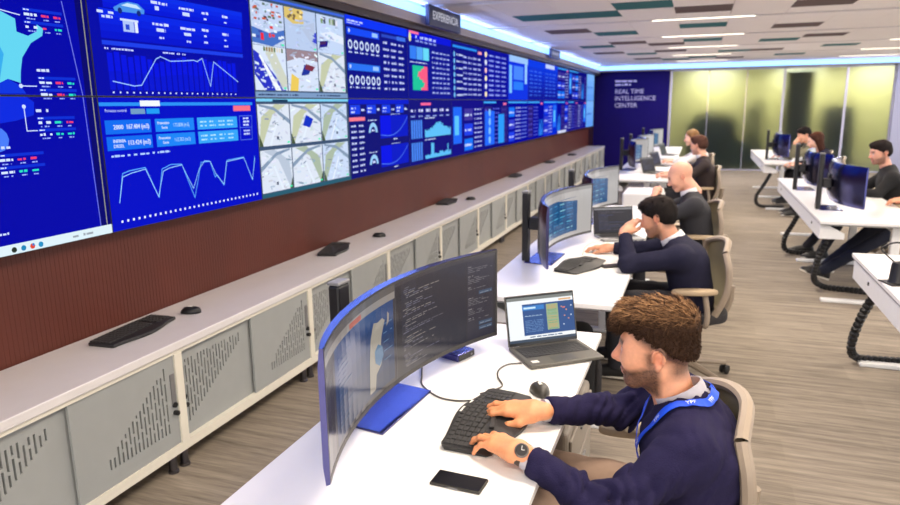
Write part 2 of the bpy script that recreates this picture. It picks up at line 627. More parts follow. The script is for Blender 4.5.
# ------------------------------------------------------------------ the video wall: 14 x 2 displays
TW, TH, TY0, TZ0 = 1.225, 0.64, 1.295, 1.17
BG = (0, 4, 160)
BG2 = (10, 14, 150)
WH = (200, 214, 252)
CY = (60, 170, 240)
RED = (235, 60, 110)
GRN = (40, 220, 190)

def map_legend(c, x, y, w_, title=True):
    if title:
        c.words(x, y + .002, x + .06, .012, WH, 3, R_)
    for k in range(2):
        yy = y - .03 - k * .05
        c.rect(x, yy, x + w_, yy + .012, (8, 44, 205), 2)
        c.words(x + .004, yy + .003, x + .03, .006, WH, 3, R_)
        c.words(x + .005, yy - .018, x + .065, .011, (210, 225, 255), 3, R_)
        col = R_.choice([RED, GRN]); c.words(x + .085, yy - .018, x + .122, .010, col, 3, R_)
        col = R_.choice([RED, GRN]); c.words(x + .145, yy - .018, x + .18, .010, col, 3, R_)
        c.words(x + .015, yy - .032, x + .055, .006, (150, 170, 250), 3, R_)
        c.words(x + .095, yy - .032, x + .12, .006, (150, 170, 250), 3, R_)
        c.words(x + .15, yy - .032, x + .175, .006, (150, 170, 250), 3, R_)

def feed(c, x0, y0, x1, y1, kind):
    """one surveillance picture"""
    rn = R_
    w_, h = x1 - x0, y1 - y0
    P = lambda u, v: (x0 + u * w_, y0 + v * h)
    def q(pts, col, l): c.poly([P(*p) for p in pts], col, l)
    def grain(base, n, l=2.5, sp=26):
        for k in range(n):
            u, v = rn.uniform(0, .93), rn.uniform(0, .93)
            e = rn.uniform(-sp, sp * .6)
            col = [max(0, min(255, b + e + rn.uniform(-9, 9))) for b in base]
            a, b2, sk = rn.uniform(.03, .16), rn.uniform(.01, .06), rn.uniform(-.06, .06)
            q([(u, v), (min(1, u + a), max(0, min(1, v + sk))), (min(1, u + a), max(0, min(1, v + sk + b2))), (u, min(1, v + b2))], col, l)
    if kind == 'yard':
        c.rect(x0, y0, x1, y1, (190, 205, 235), 2); grain((190, 205, 235), 60, 2.4, 60)
        for k in range(26):
            u, v = rn.uniform(0, .9), rn.uniform(.55, .95)
            c.rect(*P(u, v), *P(u + rn.uniform(.04, .12), v + .05), rn.choice([(120, 120, 150), (235, 235, 250), (200, 90, 60), (90, 110, 90), (60, 50, 70)]), 3)
        q([(0, .05), (.6, 0), (1, .2), (1, .42), (.5, .3), (0, .4)], (70, 110, 190), 3)
        for k in range(9):
            u, v = rn.uniform(0, .9), rn.uniform(.1, .5)
            c.rect(*P(u, v), *P(u + .1, v + .06), rn.choice([(225, 235, 250), (220, 60, 60), (60, 80, 170)]), 4)
        c.rect(*P(.25, .12), *P(.34, .28), (230, 40, 60), 5); c.rect(*P(.5, .2), *P(.56, .3), (230, 60, 60), 5)
    elif kind == 'road':
        c.rect(x0, y0, x1, y1, (180, 198, 230), 2); grain((180, 198, 230), 40, 4.5)
        q([(.0, .75), (.25, .62), (.6, .66), (.55, 1), (0, 1)], (214, 188, 110), 3)
        for k in range(12):
            u = rn.uniform(.0, .55); v = rn.uniform(.72, .95)
            c.disc(*P(u, v), w_ * .05, rn.choice([(235, 195, 60), (120, 100, 70), (240, 220, 150)]), 4, h * .04, 7)
        q([(.05, .6), (.5, .55), (.95, .05), (.95, .75), (.6, .62)], (176, 190, 218), 3)
        q([(.85, .25), (1, .2), (1, .5), (.88, .45)], (60, 70, 200), 4)
    elif kind == 'van':
        c.rect(x0, y0, x1, y1, (190, 208, 238), 2); grain((190, 208, 238), 50, 3.5, 50)
        for k in range(10):
            u = rn.uniform(0, .9)
            c.rect(*P(u, .78), *P(u + .08, .95), rn.choice([(60, 60, 90), (220, 220, 240), (120, 150, 90)]), 3)
        q([(.1, .5), (.5, .6), (1, .5), (1, .3), (.4, .38)], (220, 228, 244), 3)
        q([(.05, .12), (.35, .18), (.4, .34), (.1, .3)], (30, 20, 130), 4)
        q([(.08, .2), (.3, .24), (.32, .32), (.1, .28)], (70, 40, 90), 5)
    elif kind == 'lane':
        c.rect(x0, y0, x1, y1, (210, 222, 242), 2); grain((210, 222, 242), 40, 4.5, 30)
        q([(0, .9), (.18, .8), (.95, 0), (.3, 0), (0, .35)], (40, 50, 190), 3)
        q([(.15, .78), (.2, .8), (.8, .0), (.62, 0)], (235, 240, 250), 4)
        q([(.3, .95), (.6, 1), (1, .3), (1, .1), (.85, .0)], (200, 205, 190), 3)
        for k in range(8):
            c.rect(*P(.3 + k * .08, .88), *P(.35 + k * .08, .98), rn.choice([(150, 120, 80), (90, 110, 60), (220, 210, 190)]), 5)
    elif kind == 'truck':
        c.rect(x0, y0, x1, y1, (206, 218, 240), 2); grain((206, 214, 236), 50, 3.5, 50)
        q([(0, .7), (.4, .82), (1, .75), (1, 1), (0, 1)], (150, 130, 140), 3)
        q([(.42, .38), (.68, .42), (.8, .62), (.55, .66)], (30, 50, 150), 4)
        q([(.55, .55), (.8, .5), (.9, .62), (.6, .68)], (120, 50, 70), 5)
        q([(.05, .0), (.3, .0), (.35, .3), (.12, .42)], (228, 196, 90), 4)
    else:
        base = rn.choice([(206, 218, 238), (214, 222, 236), (196, 212, 238)])
        c.rect(x0, y0, x1, y1, base, 2); grain(base, 45, 2.6, 34); grain((150, 165, 190), 12, 4.4, 40)
        s = rn.choice([-1, 1]) if kind == 'bend' else 1
        f = (lambda u: u) if s > 0 else (lambda u: 1 - u)
        g = rn.choice([(190, 196, 165), (165, 180, 160), (180, 192, 210)])
        q([(f(0), .1), (f(.1), .05), (f(.45), .75), (f(.9), .98), (f(.55), 1), (f(.1), .7)][::s], g, 3)
        q([(f(.05), .95), (f(.5), .85), (f(1), .5), (f(1), .62), (f(.5), .93), (f(.05), 1)][::s], (130, 150, 175), 4)
        q([(f(.3), .0), (f(.36), .0), (f(.62), .6), (f(.58), .62)][::s], (222, 232, 246), 4)
        q([(f(.0), .3), (f(.12), .0), (f(0), .0)][::s], (70, 85, 60), 5)
        if kind == 'blue':
            q([(.38, .45), (.62, .38), (.74, .6), (.5, .72)], (20, 50, 190), 5)
        elif rn.random() < .5:
            c.rect(*P(f(.55), .15), *P(f(.55) + .06, .22), (40, 50, 80), 5)

def cctv(c, rows, kinds):
    ux = [.0, .375, .79, 1.2]
    for j in range(2):
        for i in range(3):
            feed(c, ux[i] + .006, rows[j], ux[i + 1] - .006, rows[j] + .27 if j else rows[j] + .278, kinds[j * 3 + i])
            c.rect(ux[i + 1] - .05, rows[j] + .01, ux[i + 1] - .02, rows[j] + .022, (60, 230, 170), 7)

def table_rows(c, x0, x1, y0, y1, n, cols, col=(140, 160, 245)):
    for k in range(n):
        yy = y1 - (k + .7) * (y1 - y0) / n
        for i in range(cols):
            a = x0 + (x1 - x0) * i / cols
            c.words(a, yy, a + (x1 - x0) / cols * .7, (y1 - y0) / n * .36, col, 3, R_)

def dash_far(c, rn):
    """small dashboards in the far columns"""
    c.rect(0, 0, TW, TH, rn.choice([(8, 12, 150), (14, 16, 120), (22, 18, 128), (8, 40, 200)]), 1)
    if rn.random() < .6:
        c.rect(.0, .60, TW * rn.uniform(.4, 1), .625, (60, 160, 240), 2)
    for k in range(3):
        x = .04 + k * .4
        t = rn.choice(['tab', 'bars', 'block', 'tab', 'dark', 'cyan'])
        y0, y1 = .04, .56
        if t == 'tab':
            table_rows(c, x, x + .34, y0, y1, 9, 3, rn.choice([(120, 140, 240), (190, 200, 255), (90, 100, 230)]))
        elif t == 'bars':
            for i in range(9):
                hh = rn.uniform(.1, .4)
                c.rect(x + i * .036, y0, x + i * .036 + .026, y0 + hh, (40, 130, 240), 3)
        elif t == 'block':
            for i in range(3):
                c.rect(x, y0 + .18 * i, x + .33, y0 + .18 * i + .14, rn.choice([(30, 60, 225), (20, 110, 240), (60, 50, 150), (50, 60, 200)]), 3)
                c.words(x + .02, y0 + .18 * i + .05, x + .28, .03, WH, 4, rn)
        elif t == 'dark':
            c.rect(x, y0, x + .34, y1, (40, 30, 120), 3)
            table_rows(c, x + .02, x + .32, y0, y1, 6, 2, (90, 80, 210))
        else:
            c.rect(x, y0 + .1, x + .3, y1, (30, 100, 240), 3)
            c.rect(x + .05, y0 + .2, x + .2, y1 - .1, (90, 190, 250), 4)
    if rn.random() < .5:
        c.rect(.95, .575, 1.12, .605, (235, 110, 160), 4)

R_ = random.Random(11)
LABELS = {}
def content(col, row):
    """row 1 = upper. returns a Canvas in tile metres"""
    c = Canvas()
    c.rect(0, 0, TW, TH, BG, 0)
    if col == 0:
        c.rect(0, 0, TW, TH, (0, 4, 162), 1)
        c.rect(1.165, 0, TW, TH, (4, 4, 104), 2)
        if row:
            o = -.64
            land = [(.3, 1.1), (.70, .99), (.798, .968), (.862, .943), (.861, .892), (.911, .88), (.954, .901), (.959, .93), (.987, .915), (.979, .886), (.92, .852), (.871, .791), (.855, .734), (.848, .688), (.793, .703), (.753, .685), (.4, .72)]
            c.poly([(x, y + o) for x, y in land], (96, 205, 232), 2)
            c.poly([(x, y + o) for x, y in [(.4, .72), (.753, .685), (.79, .80), (.76, .87), (.4, .86)]], (52, 165, 228), 3)
            c.poly([(x, y + o) for x, y in [(.3, .66), (.753, .685), (.793, .703), (.846, .676), (.866, .645), (.3, .641)]], (10, 50, 214), 3)
            map_legend(c, .90, 1.01 + o, .19, False)
            map_legend(c, .93, .735 + o, .19)
            c.line([(.70, .985 + o), (.885, .96 + o)], .004, WH, 4)
            c.line([(.846, .676 + o), (.92, .676 + o)], .004, WH, 4); c.disc(.846, .676 + o, .009, WH, 5)
            c.line([(1.096, .40), (1.149, 0)], .004, (110, 120, 235), 4)
        else:
            c.poly([(.3, .64), (.866, .64), (.897, .618), (.888, .565), (.806, .544), (.729, .534), (.3, .5)], (8, 40, 215), 2)
            c.disc(.71, .47, .05, (70, 120, 240), 2)
            map_legend(c, .90, .575, .19)
            map_legend(c, .70, .43, .21)
            c.disc(.846, .60, .009, WH, 5)
            c.line([(.846, .60), (.846, .50), (.895, .50)], .004, WH, 4)
            c.line([(1.149, .64), (1.163, .045)], .004, (110, 120, 235), 4)
            c.rect(0, 0, TW, .042, (214, 232, 240), 6)
            c.words(.62, .085, .70, .01, WH, 3, R_)
            for x, k in ((.711, (40, 50, 40)), (.754, (30, 130, 180)), (.796, (220, 70, 50)), (.836, (40, 140, 190))):
                c.disc(x, .018, .012, k, 7)
            c.disc(.80, .024, .006, (40, 120, 200), 8)
            c.words(1.0, .015, 1.12, .012, (150, 160, 170), 7, R_)
        c.line([(1.2, 0), (1.2, TH)], .005, (150, 150, 140), 5)
    elif col == 1 and row:
        c.rect(0, 0, TW, TH, (2, 8, 160), 1)
        o = -.64
        c.grad(.06, .905 + o, 1.13, 1.04 + o, (2, 16, 196), (6, 40, 226), 2, 4)
        c.grad(.09, 1.045 + o, 1.15, 1.14 + o, (2, 18, 204), (8, 48, 230), 2, 4)
        c.rect(.06, .875 + o, 1.13, .895 + o, (26, 60, 226), 3)
        c.rect(.08, 1.16 + o, .6, 1.175 + o, (60, 80, 190), 3)
        # car and fuel pump pictures
        car = [(.15, 1.05), (.20, 1.075), (.25, 1.088), (.31, 1.085), (.35, 1.06), (.345, 1.04), (.16, 1.035)]
        c.poly([(x, y + o) for x, y in car], (70, 140, 225), 4)
        c.poly([(x, y + o) for x, y in [(.20, 1.065), (.24, 1.08), (.30, 1.078), (.33, 1.06)]], (190, 220, 245), 5)
        for x in (.19, .31): c.disc(x, 1.04 + o, .014, (20, 40, 120), 5)
        c.rect(.20, .945 + o, .27, .995 + o, (170, 190, 240), 4); c.rect(.275, .945 + o, .295, 1.0 + o, (220, 230, 250), 4)
        c.rect(.185, .995 + o, .30, 1.005 + o, (200, 215, 250), 5); c.rect(.215, .955 + o, .24, .98 + o, (40, 70, 200), 5)
        c.words(.05, 1.018 + o, .15, .014, WH, 4, R_); c.words(.075, .998 + o, .14, .014, WH, 4, R_)
        for x, y in ((.454, 1.10), (.656, 1.095), (.807, 1.09), (.984, 1.09), (.451, .995), (.655, .992), (.797, .998), (.974, .99)):
            big = x < .7
            c.words(x - (.055 if big else .025), y + o, x + (.06 if big else .03), .014, (205, 215, 255), 4, R_)
            c.words(x - .03 if big else x - .01, y - .03 + o, x + .035 if big else x + .012, .020 if big else .01, WH, 4, R_)
            if y < 1.05: c.words(x - .015, y - .065 + o, x + .02, .012, (190, 200, 255), 4, R_)
        c.words(.07, .855 + o, .26, .009, (190, 200, 255), 4, R_)
        c.words(.45, .858 + o, .62, .009, (190, 200, 255), 4, R_)
        for k in range(23):
            x = .08 + k * .0425
            top = .84 - (.015 if 6 < k < 10 else 0) - .002 * k * (k < 9) + (.008 * math.sin(k * 1.7))
            c.grad(x, .668 + o, x + .034, top + o, (4, 20, 196), (4, 18, 224), 3, 2)
            c.rect(x + .012, .652 + o, x + .022, .660 + o, WH, 3)
        pts = [(.099, .708), (.232, .688), (.28, .693), (.397, .827), (.43, .84), (.5, .821), (.6, .828), (.68, .836), (.71, .83), (.753, .85), (.807, .699), (.85, .836), (1.063, .73)]
        c.line([(x, y + o) for x, y in pts], .0048, (150, 190, 250), 5)
    elif col == 1:
        c.rect(0, 0, TW, TH, (0, 12, 190), 1)
        c.rect(.0, .60, 1.19, .617, (40, 140, 238), 2)
        c.rect(.256, .598, .393, .626, (235, 240, 245), 3)
        c.rect(.998, .565, 1.167, .597, (240, 110, 130), 3)
        c.text('Forecast control', .03, .572, .014, WH, 3)
        c.rect(.19, .560, .285, .586, (110, 150, 190), 3); c.rect(.295, .560, .385, .586, (30, 150, 236), 3)
        for k, (a, b) in enumerate((('2000', '167.404 (m3)'), ('INFINIA DIESEL', '113.424 (m3)'))):
            y0 = .467 - .078 * k
            c.rect(.022, y0, .316, y0 + .066, (14, 104, 232), 2)
            if k == 0:
                c.bold(a, .07, y0 + .022, .022, WH, 3)
            else:
                c.bold('INFINIA', .06, y0 + .036, .016, WH, 3); c.bold('DIESEL', .06, y0 + .012, .016, WH, 3)
            c.bold(b, .15, y0 + .022, .023, WH, 3, sx=.86)
            c.rect(.346, y0, .64, y0 + .066, (26, 128, 238), 2)
            c.bold('Pronostico', .362, y0 + .038, .015, WH, 3, sx=.9); c.bold('Serie', .39, y0 + .014, .015, WH, 3)
            c.text(('173.808 (m3)', '115.763 (m3)')[k], .475, y0 + .022, .020, (190, 225, 255), 3, sx=.82)
            c.rect(.668, y0, 1.025, y0 + .066, (50, 158, 240), 2)
            for i in range(4):
                c.words(.69 + i * .08, y0 + .038, .69 + i * .08 + .055, .010, (170, 220, 255), 3, R_)
                c.words(.69 + i * .08, y0 + .016, .69 + i * .08 + .055, .010, (170, 220, 255), 3, R_)
        c.line([(1.05, .535), (1.175, .535), (1.165, .39), (1.05, .39), (1.05, .535)], .004, (80, 110, 225), 3)
        for yy in (.515, .495, .475, .44, .42): c.words(1.085, yy, 1.145, .011, WH, 3, R_)
        c.line([(1.05, .465), (1.17, .465)], .004, (80, 110, 225), 3)
        c.words(.039, .357, .434, .011, (170, 200, 255), 3, R_)
        p1 = [(.057, .136), (.095, .275), (.14, .285), (.247, .292), (.322, .128), (.363, .274), (.43, .292), (.512, .287), (.594, .093), (.67, .284), (.747, .284), (.781, .189), (.80, .20), (.855, .133), (.9, .278), (1.063, .285), (1.137, .135), (1.177, .283)]
        p2 = [(.057, .136), (.092, .258), (.15, .272), (.247, .284), (.318, .134), (.37, .262), (.42, .275), (.512, .283), (.588, .145), (.65, .25), (.70, .29), (.747, .284), (.79, .205), (.855, .14), (.895, .27), (1.063, .281), (1.137, .14), (1.177, .27)]
        c.line(p1, .0046, (90, 170, 250), 4)
        c.line(p2, .0040, (150, 205, 250), 5)
        for k in range(31):
            c.rect(.055 + k * .0372, .036, .067 + k * .0372, .048, (220, 230, 255), 3)
    elif col == 2:
        c.rect(0, 0, TW, TH, (60, 80, 110), 1)
        if row:
            cctv(c, [.045, .325], ['lane', 'truck', 'bend', 'yard', 'road', 'van'])
            c.rect(0, .0, TW, .035, (120, 150, 190), 3)
            c.words(.03, .012, .5, .011, (30, 50, 90), 5, R_); c.words(.75, .012, 1.1, .011, (30, 50, 90), 5, R_)
            c.rect(0, .612, TW, .628, (60, 100, 220), 3)
        else:
            cctv(c, [.032, .335], ['bend', 'bend', 'bend', 'bend', 'blue', 'bend'])
            c.rect(0, 0, TW, .026, (40, 90, 110), 3)
            c.rect(0, .622, TW, .64, (120, 200, 235), 3); c.rect(.18, .615, .36, .635, (30, 60, 90), 4)
    elif col == 3 and row:
        c.rect(0, 0, TW, TH, (12, 18, 128), 1)
        o = -.64
        c.rect(0, 1.21 + o, TW, TH, (10, 50, 235), 2)
        c.words(.03, 1.235 + o, .3, .014, WH, 3, R_); c.words(.03, 1.22 + o, .25, .008, WH, 3, R_)
        for z, a in ((1.135, (20, 70, 235)), (.86, (40, 110, 235))):
            c.rect(.02, z + o, .61, z + .055 + o, a, 2)
            c.rect(.47, z + .012 + o, .58, z + .045 + o, (150, 190, 245), 3); c.disc(.06, z + .03 + o, .015, WH, 3)
            for k in range(6):
                c.ring(.07 + k * .1, z - .075 + o, .022, .038, (205, 220, 250), 4, 0, 2 * PI, 10)
                c.words(.04 + k * .1, z - .14 + o, .10 + k * .1, .014, (190, 205, 250), 4, R_)
        c.rect(.66, 1.165 + o, 1.18, 1.19 + o, (40, 70, 190), 2); c.rect(.98, 1.16 + o, 1.18, 1.195 + o, (60, 110, 225), 3)
        table_rows(c, .69, 1.18, .70 + o, 1.15 + o, 8, 3, (185, 195, 245))
    elif col == 3:
        c.rect(0, 0, TW, TH, (16, 18, 112), 1)
        c.rect(0, .60, TW, .64, (10, 30, 200), 2)
        for k in range(4):
            c.rect(.02 + k * .3, .52, .2 + k * .3, .595, (24, 60, 225), 2)
            c.words(.04 + k * .3, .56, .12 + k * .3, .016, WH, 3, R_); c.words(.04 + k * .3, .53, .1 + k * .3, .016, WH, 3, R_)
            c.words(.22 + k * .3, .545, .28 + k * .3, .02, WH, 3, R_)
        c.rect(.0, .465, .28, .495, (238, 120, 140), 3)
        table_rows(c, .03, .30, .03, .45, 9, 2, (190, 200, 245))
        for z in (.39, .117):
            c.ring(.43, z - .03, .05, .085, (150, 200, 245), 4, 0, PI, 12)
            c.words(.40, z - .02, .46, .02, WH, 4, R_)
            c.words(.34, z + .07, .50, .01, WH, 4, R_)
        for z0, z1 in ((.30, .50), (.045, .235)):
            c.rect(.575, z0, 1.19, z1, (10, 26, 190), 3)
            c.rect(.575, z0 + .03, .80, z1, (8, 20, 222), 4)
            pp = [(.58 + .6 * t, z0 + .02 + (z1 - z0) * .8 * max(0, (t - .3) / .7) ** 2.2 + .05 * max(0, .25 - t)) for t in [k / 14 for k in range(15)]]
            c.line(pp, .008, (70, 110, 240), 5)
            c.words(.8, z1 + .006, 1.0, .008, (170, 185, 240), 5, R_)
            c.words(.85, z0 - .02, .93, .012, WH, 5, R_)
    elif col == 4 and row:
        c.rect(0, 0, TW, TH, (14, 20, 138), 1)
        c.rect(0, .57, TW, .64, (8, 20, 210), 2)
        c.rect(.04, .615, .28, .638, (245, 110, 150), 3)
        c.disc(.06, .58, .03, (225, 225, 150), 3, .045)
        for k in range(5):
            c.words(.2 + k * .12, .58, .28 + k * .12, .025, (190, 205, 250), 3, R_); c.words(.2 + k * .12, .545, .28 + k * .12, .018, (150, 170, 250), 3, R_)
        for k, a in enumerate(((50, 120, 235), (80, 160, 240), (100, 210, 240))):
            c.rect(.05 + k * .17, .38, .21 + k * .17, .50, a, 3)
        for k in range(9):
            y = .085 + k * .026
            s = .22 + .09 * math.sin(k * .9)
            c.rect(.11, y, .11 + s, y + .027, (30, 190, 150), 3)
            c.rect(.11 + s, y, .50, y + .027, (240, 90, 130), 3)
        c.words(.05, .345, .5, .012, WH, 3, R_)
        table_rows(c, .64, 1.2, .04, .50, 9, 5, (170, 185, 245))
    elif col == 4:
        c.rect(0, 0, TW, TH, (18, 18, 118), 1)
        c.rect(.3, .585, .58, .61, (245, 100, 150), 3)
        for k in range(6):
            c.words(.04 + k * .2, .52, .16 + k * .2, .03, (200, 205, 250), 3, R_); c.words(.04 + k * .2, .47, .14 + k * .2, .016, (150, 170, 240), 3, R_)
        for z in (.26, .04):
            for k in range(5):
                c.rect(.04 + k * .06, z, .085 + k * .06, z + .18, (70, 130, 235), 3)
            rn = random.Random(int(z * 100))
            for k in range(28):
                hh = (.06 + .07 * math.exp(-((k - 14) / 7) ** 2) + rn.uniform(0, .025)) if z > .1 else (.03 + rn.uniform(0, .03) + (.1 if k in (6, 7, 8) else 0) + (.07 if k == 24 else 0))
                c.rect(.40 + k * .028, z, .429 + k * .028, z + hh, (90, 185, 240), 3)
            c.words(.40, z + .19, .7, .012, WH, 3, R_)
    else:
        rn = random.Random(col * 7 + row)
        c.rect(0, 0, TW, TH, BG2, 1)
        if col == 13:
            c.grad(0, 0, TW, TH, (90, 150, 235), (120, 175, 240), 2, 4)
            c.words(.1, .3, 1.0, .05, (60, 110, 210), 3, rn)
        elif col == 5 and row:
            c.rect(0, 0, TW, TH, (14, 16, 126), 2)
            c.rect(.05, .575, .95, .60, (40, 140, 235), 3)
            c.rect(1.0, .55, 1.15, .585, (245, 150, 170), 3)
            for k in range(7):
                c.disc(.1, .5 - k * .075, .03, (110, 180, 240), 4); c.words(.18, .49 - k * .075, .4, .02, WH, 4, rn)
            table_rows(c, .42, 1.18, .03, .52, 8, 4, (180, 190, 250))
        elif col == 6 and row:
            table_rows(c, .25, 1.18, .03, .6, 9, 3, (150, 165, 250))
            for k in range(6):
                c.disc(.1, .57 - k * .1, .05, rn.choice([(250, 230, 180), (240, 190, 190), (220, 225, 240), (250, 240, 190)]), 4, .035)
        elif col == 7 and row:
            c.rect(0, 0, TW, TH, (14, 50, 220), 2)
            c.rect(.05, .55, 1.2, .64, (150, 190, 245), 3)
            c.rect(.05, .1, .2, .5, (120, 190, 250), 3); c.rect(.3, .3, .9, .5, (70, 130, 245), 3); c.rect(1.0, .25, 1.15, .6, (150, 200, 250), 3)
            c.rect(.3, .15, .9, .27, (40, 120, 240), 3)
        elif col in (8, 9) and row:
            c.grad(0, 0, TW, TH, (14, 20, 140), (10, 60, 230), 2, 6)
            table_rows(c, .1, 1.1, .05, .5, 7, 3, (60, 110, 240))
            if col == 9: c.rect(.1, .56, .9, .63, (190, 205, 245), 4)
        elif col == 6:
            dash_far(c, random.Random(3))
            c.rect(.05, .05, .5, .5, (30, 100, 245), 5); c.rect(.7, .05, 1.0, .45, (40, 150, 245), 5)
            for k in range(4): c.disc(.27, .12 + k * .12, .05, (130, 190, 250), 6)
        elif col == 10 and not row:
            dash_far(c, rn)
            c.rect(.1, .0, 1.0, .05, (205, 210, 235), 6)
        else:
            dash_far(c, rn)
    return c

DL = {
 (0, 1): 'upper display at the left end showing a light blue map', (0, 0): 'lower display at the left end with a taskbar under the map',
 (1, 1): 'upper blue display with a bar chart and a car picture', (1, 0): 'lower blue display with forecast boxes and a jagged line chart',
 (2, 1): 'upper display showing six bright surveillance feeds with trucks', (2, 0): 'lower display showing six surveillance feeds of empty roads',
 (3, 1): 'upper display with two rows of six ring gauges', (3, 0): 'lower display with two half-round gauges and curves',
 (4, 1): 'upper display with a green and red stacked bar block', (4, 0): 'lower display with two pale blue area charts',
 (5, 1): 'upper display with a cyan bar over rows of blue figures', (6, 1): 'upper display with a column of pale yellow discs',
 (7, 1): 'upper display with a pale header band and light blue columns', (13, 1): 'upper pale blue display at the far end of the video wall',
 (13, 0): 'lower pale blue display at the far end of the video wall', (6, 0): 'lower display with a stack of light blue discs',
 (10, 0): 'lower dark blue display with a white strip along its foot'}
NUM = ['first', 'second', 'third', 'fourth', 'fifth', 'sixth', 'seventh', 'eighth', 'ninth', 'tenth', 'eleventh', 'twelfth', 'thirteenth', 'fourteenth']
def video_wall():
    for col in range(14):
        for row in (1, 0):
            lb = DL.get((col, row)) or f"{'upper' if row else 'lower'} blue dashboard display, {NUM[13 - col]} column from the far end of the video wall"
            r = empty('video_wall_display', (DISPX, TY0 + col * TW, TZ0 + row * TH), 0, lb, 'display', 'video wall displays')
            MB().box(-.105, .0015, .0015, -.004, TW - .0015, TH - .0015).build('housing', m_black, r)
            content(col, row).build('screen_image', m_screen, lambda u, v, l: (-.0035 + l * .0004, .004 + u * (TW - .008) / TW, .004 + v * (TH - .008) / TH), r)
video_wall()

# ------------------------------------------------------------------ the credenza
CX0, CX1, CTOP = -2.727, -2.28, 0.674
CP, CY0 = 1.205, 1.285
def slot_door(w_, h, kind):
    """sheet door with staggered slots cut through it, in a triangle; local: y width, z height, front +x"""
    mb = MB()
    th = .012
    sw = .0095
    if kind == 'lower':    # triangle low on the right
        px0, px1, pz0, pz1 = .17, w_ - .062, .075, h - .045
    else:
        px0, px1, pz0, pz1 = .052, w_ - .11, .065, h - .06
    pitch = .0235
    n = int((px1 - px0) / pitch)
    xs = []
    for k in range(n + 1):
        xc = px0 + k * pitch
        t = k / n
        if kind == 'lower':
            lo, hi = pz0, pz0 + .05 + (pz1 - pz0 - .05) * t
        else:
            lo, hi = pz0 + (pz1 - pz0 - .05) * t, pz1
        sl = []
        ln, gap = .088, .014
        z = lo + (0 if k % 2 == 0 else -.04)
        while z < hi:
            a, b = max(z, lo), min(z + ln, hi)
            if b - a > .015: sl.append((a, b))
            z += ln + gap
        xs.append((xc - sw / 2, xc + sw / 2, sl))
    def front(y0, z0, y1, z1):
        if y1 - y0 > 1e-6 and z1 - z0 > 1e-6:
            mb.poly([(0, y0, z0), (0, y1, z0), (0, y1, z1), (0, y0, z1)])
    cur = 0
    for a, b, sl in xs:
        front(cur, 0, a, h)
        z = 0
        for s0, s1 in sl:
            front(a, z, b, s0)
            z = s1
            mb.poly([(0, a, s0), (0, a, s1), (-th, a, s1), (-th, a, s0)])
            mb.poly([(0, b, s1), (0, b, s0), (-th, b, s0), (-th, b, s1)])
            mb.poly([(0, a, s0), (-th, a, s0), (-th, b, s0), (0, b, s0)])
            mb.poly([(0, b, s1), (-th, b, s1), (-th, a, s1), (0, a, s1)])
        front(a, z, b, h)
        cur = b
    front(cur, 0, w_, h)
    for y in (0, w_):
        mb.poly([(0, y, 0), (0, y, h), (-th, y, h), (-th, y, 0)])
    for z in (0, h):
        mb.poly([(0, 0, z), (0, w_, z), (-th, w_, z), (-th, 0, z)])
    return mb

def credenza():
    proto = empty('slotted_cabinet', (0, 0, 0), 0, 'x', 'cabinet', 'grey slotted cabinets under the video wall')
    d = CX1 - CX0
    zb, zt = .115, .632
    fr = .024
    b = MB()
    b.box(0, 0, zb, d, fr, zt); b.box(0, CP - fr, zb, d, CP, zt)            # sides
    b.box(0, fr, zb, d, CP - fr, zb + .045); b.box(0, fr, zt - .02, d, CP - fr, zt)
    b.box(0, fr, zb + .045, .015, CP - fr, zt - .02)
    b.build('carcass', m_cream, proto)
    MB().box(.02, fr + .005, zb + .05, d - .06, CP - fr - .005, zt - .025).build('interior_shade', m_dark, proto)  # near-black block painting the shade seen through the door slots
    dh = zt - .022 - zb - .047
    dw = (CP - 2 * fr) / 2 + .012
    dl = slot_door(dw, dh, 'upper').build('door', m_door, proto)
    dl.location = (d - .032, fr, zb + .046)
    dr = slot_door(dw, dh, 'lower').build('door', m_door, proto)
    dr.location = (d - .010, CP - fr - dw, zb + .046)
    for door, yy in ((dl, .022), (dr, dw - .022)):
        MB().box(0, yy - .014, .20, .004, yy + .014, .36, .003).build('recessed_pull', m_grey, door)
        lk = MB().cyl((0, yy, .165), (.022, yy, .165), .012, 12)
        lk.cyl((0, yy, .205), (.012, yy, .205), .013, 12)
        lk.build('lock', m_black, door, True)
    for yy in (.04, CP - .04):
        for xx in (.06, d - .06):
            MB().lathe([(.026, 0), (.026, .012), (.020, .016), (.020, zb)], (xx, yy, 0), 14).build('leg', m_satin2, proto, True)
    ORD = ['nearest the camera at the left edge', 'below the first keyboard and mouse', 'behind the big curved monitor', 'fourth from the left edge',
           'fifth from the left edge', 'sixth from the left edge', 'seventh from the left edge', 'eighth from the left edge', 'sixth from the far end', 'fifth from the far end',
           'fourth from the far end', 'third from the far end', 'second from the far end', 'last one at the far end']
    for k in range(14):
        o = proto if k == 0 else copy_tree(proto)
        place(o, (CX0, CY0 + k * CP, 0), 0, 'cream cabinet with grey slotted sliding doors, ' + ORD[k])
    top = MB().box(CX0 - .005, CY0 - .02, zt + .001, CX1 + .012, CY0 + 14 * CP + .02, CTOP, .004)
    tag(top.build('cabinet_worktop', m_credtop), 'long pale worktop running over the slotted cabinets', 'worktop')
credenza()

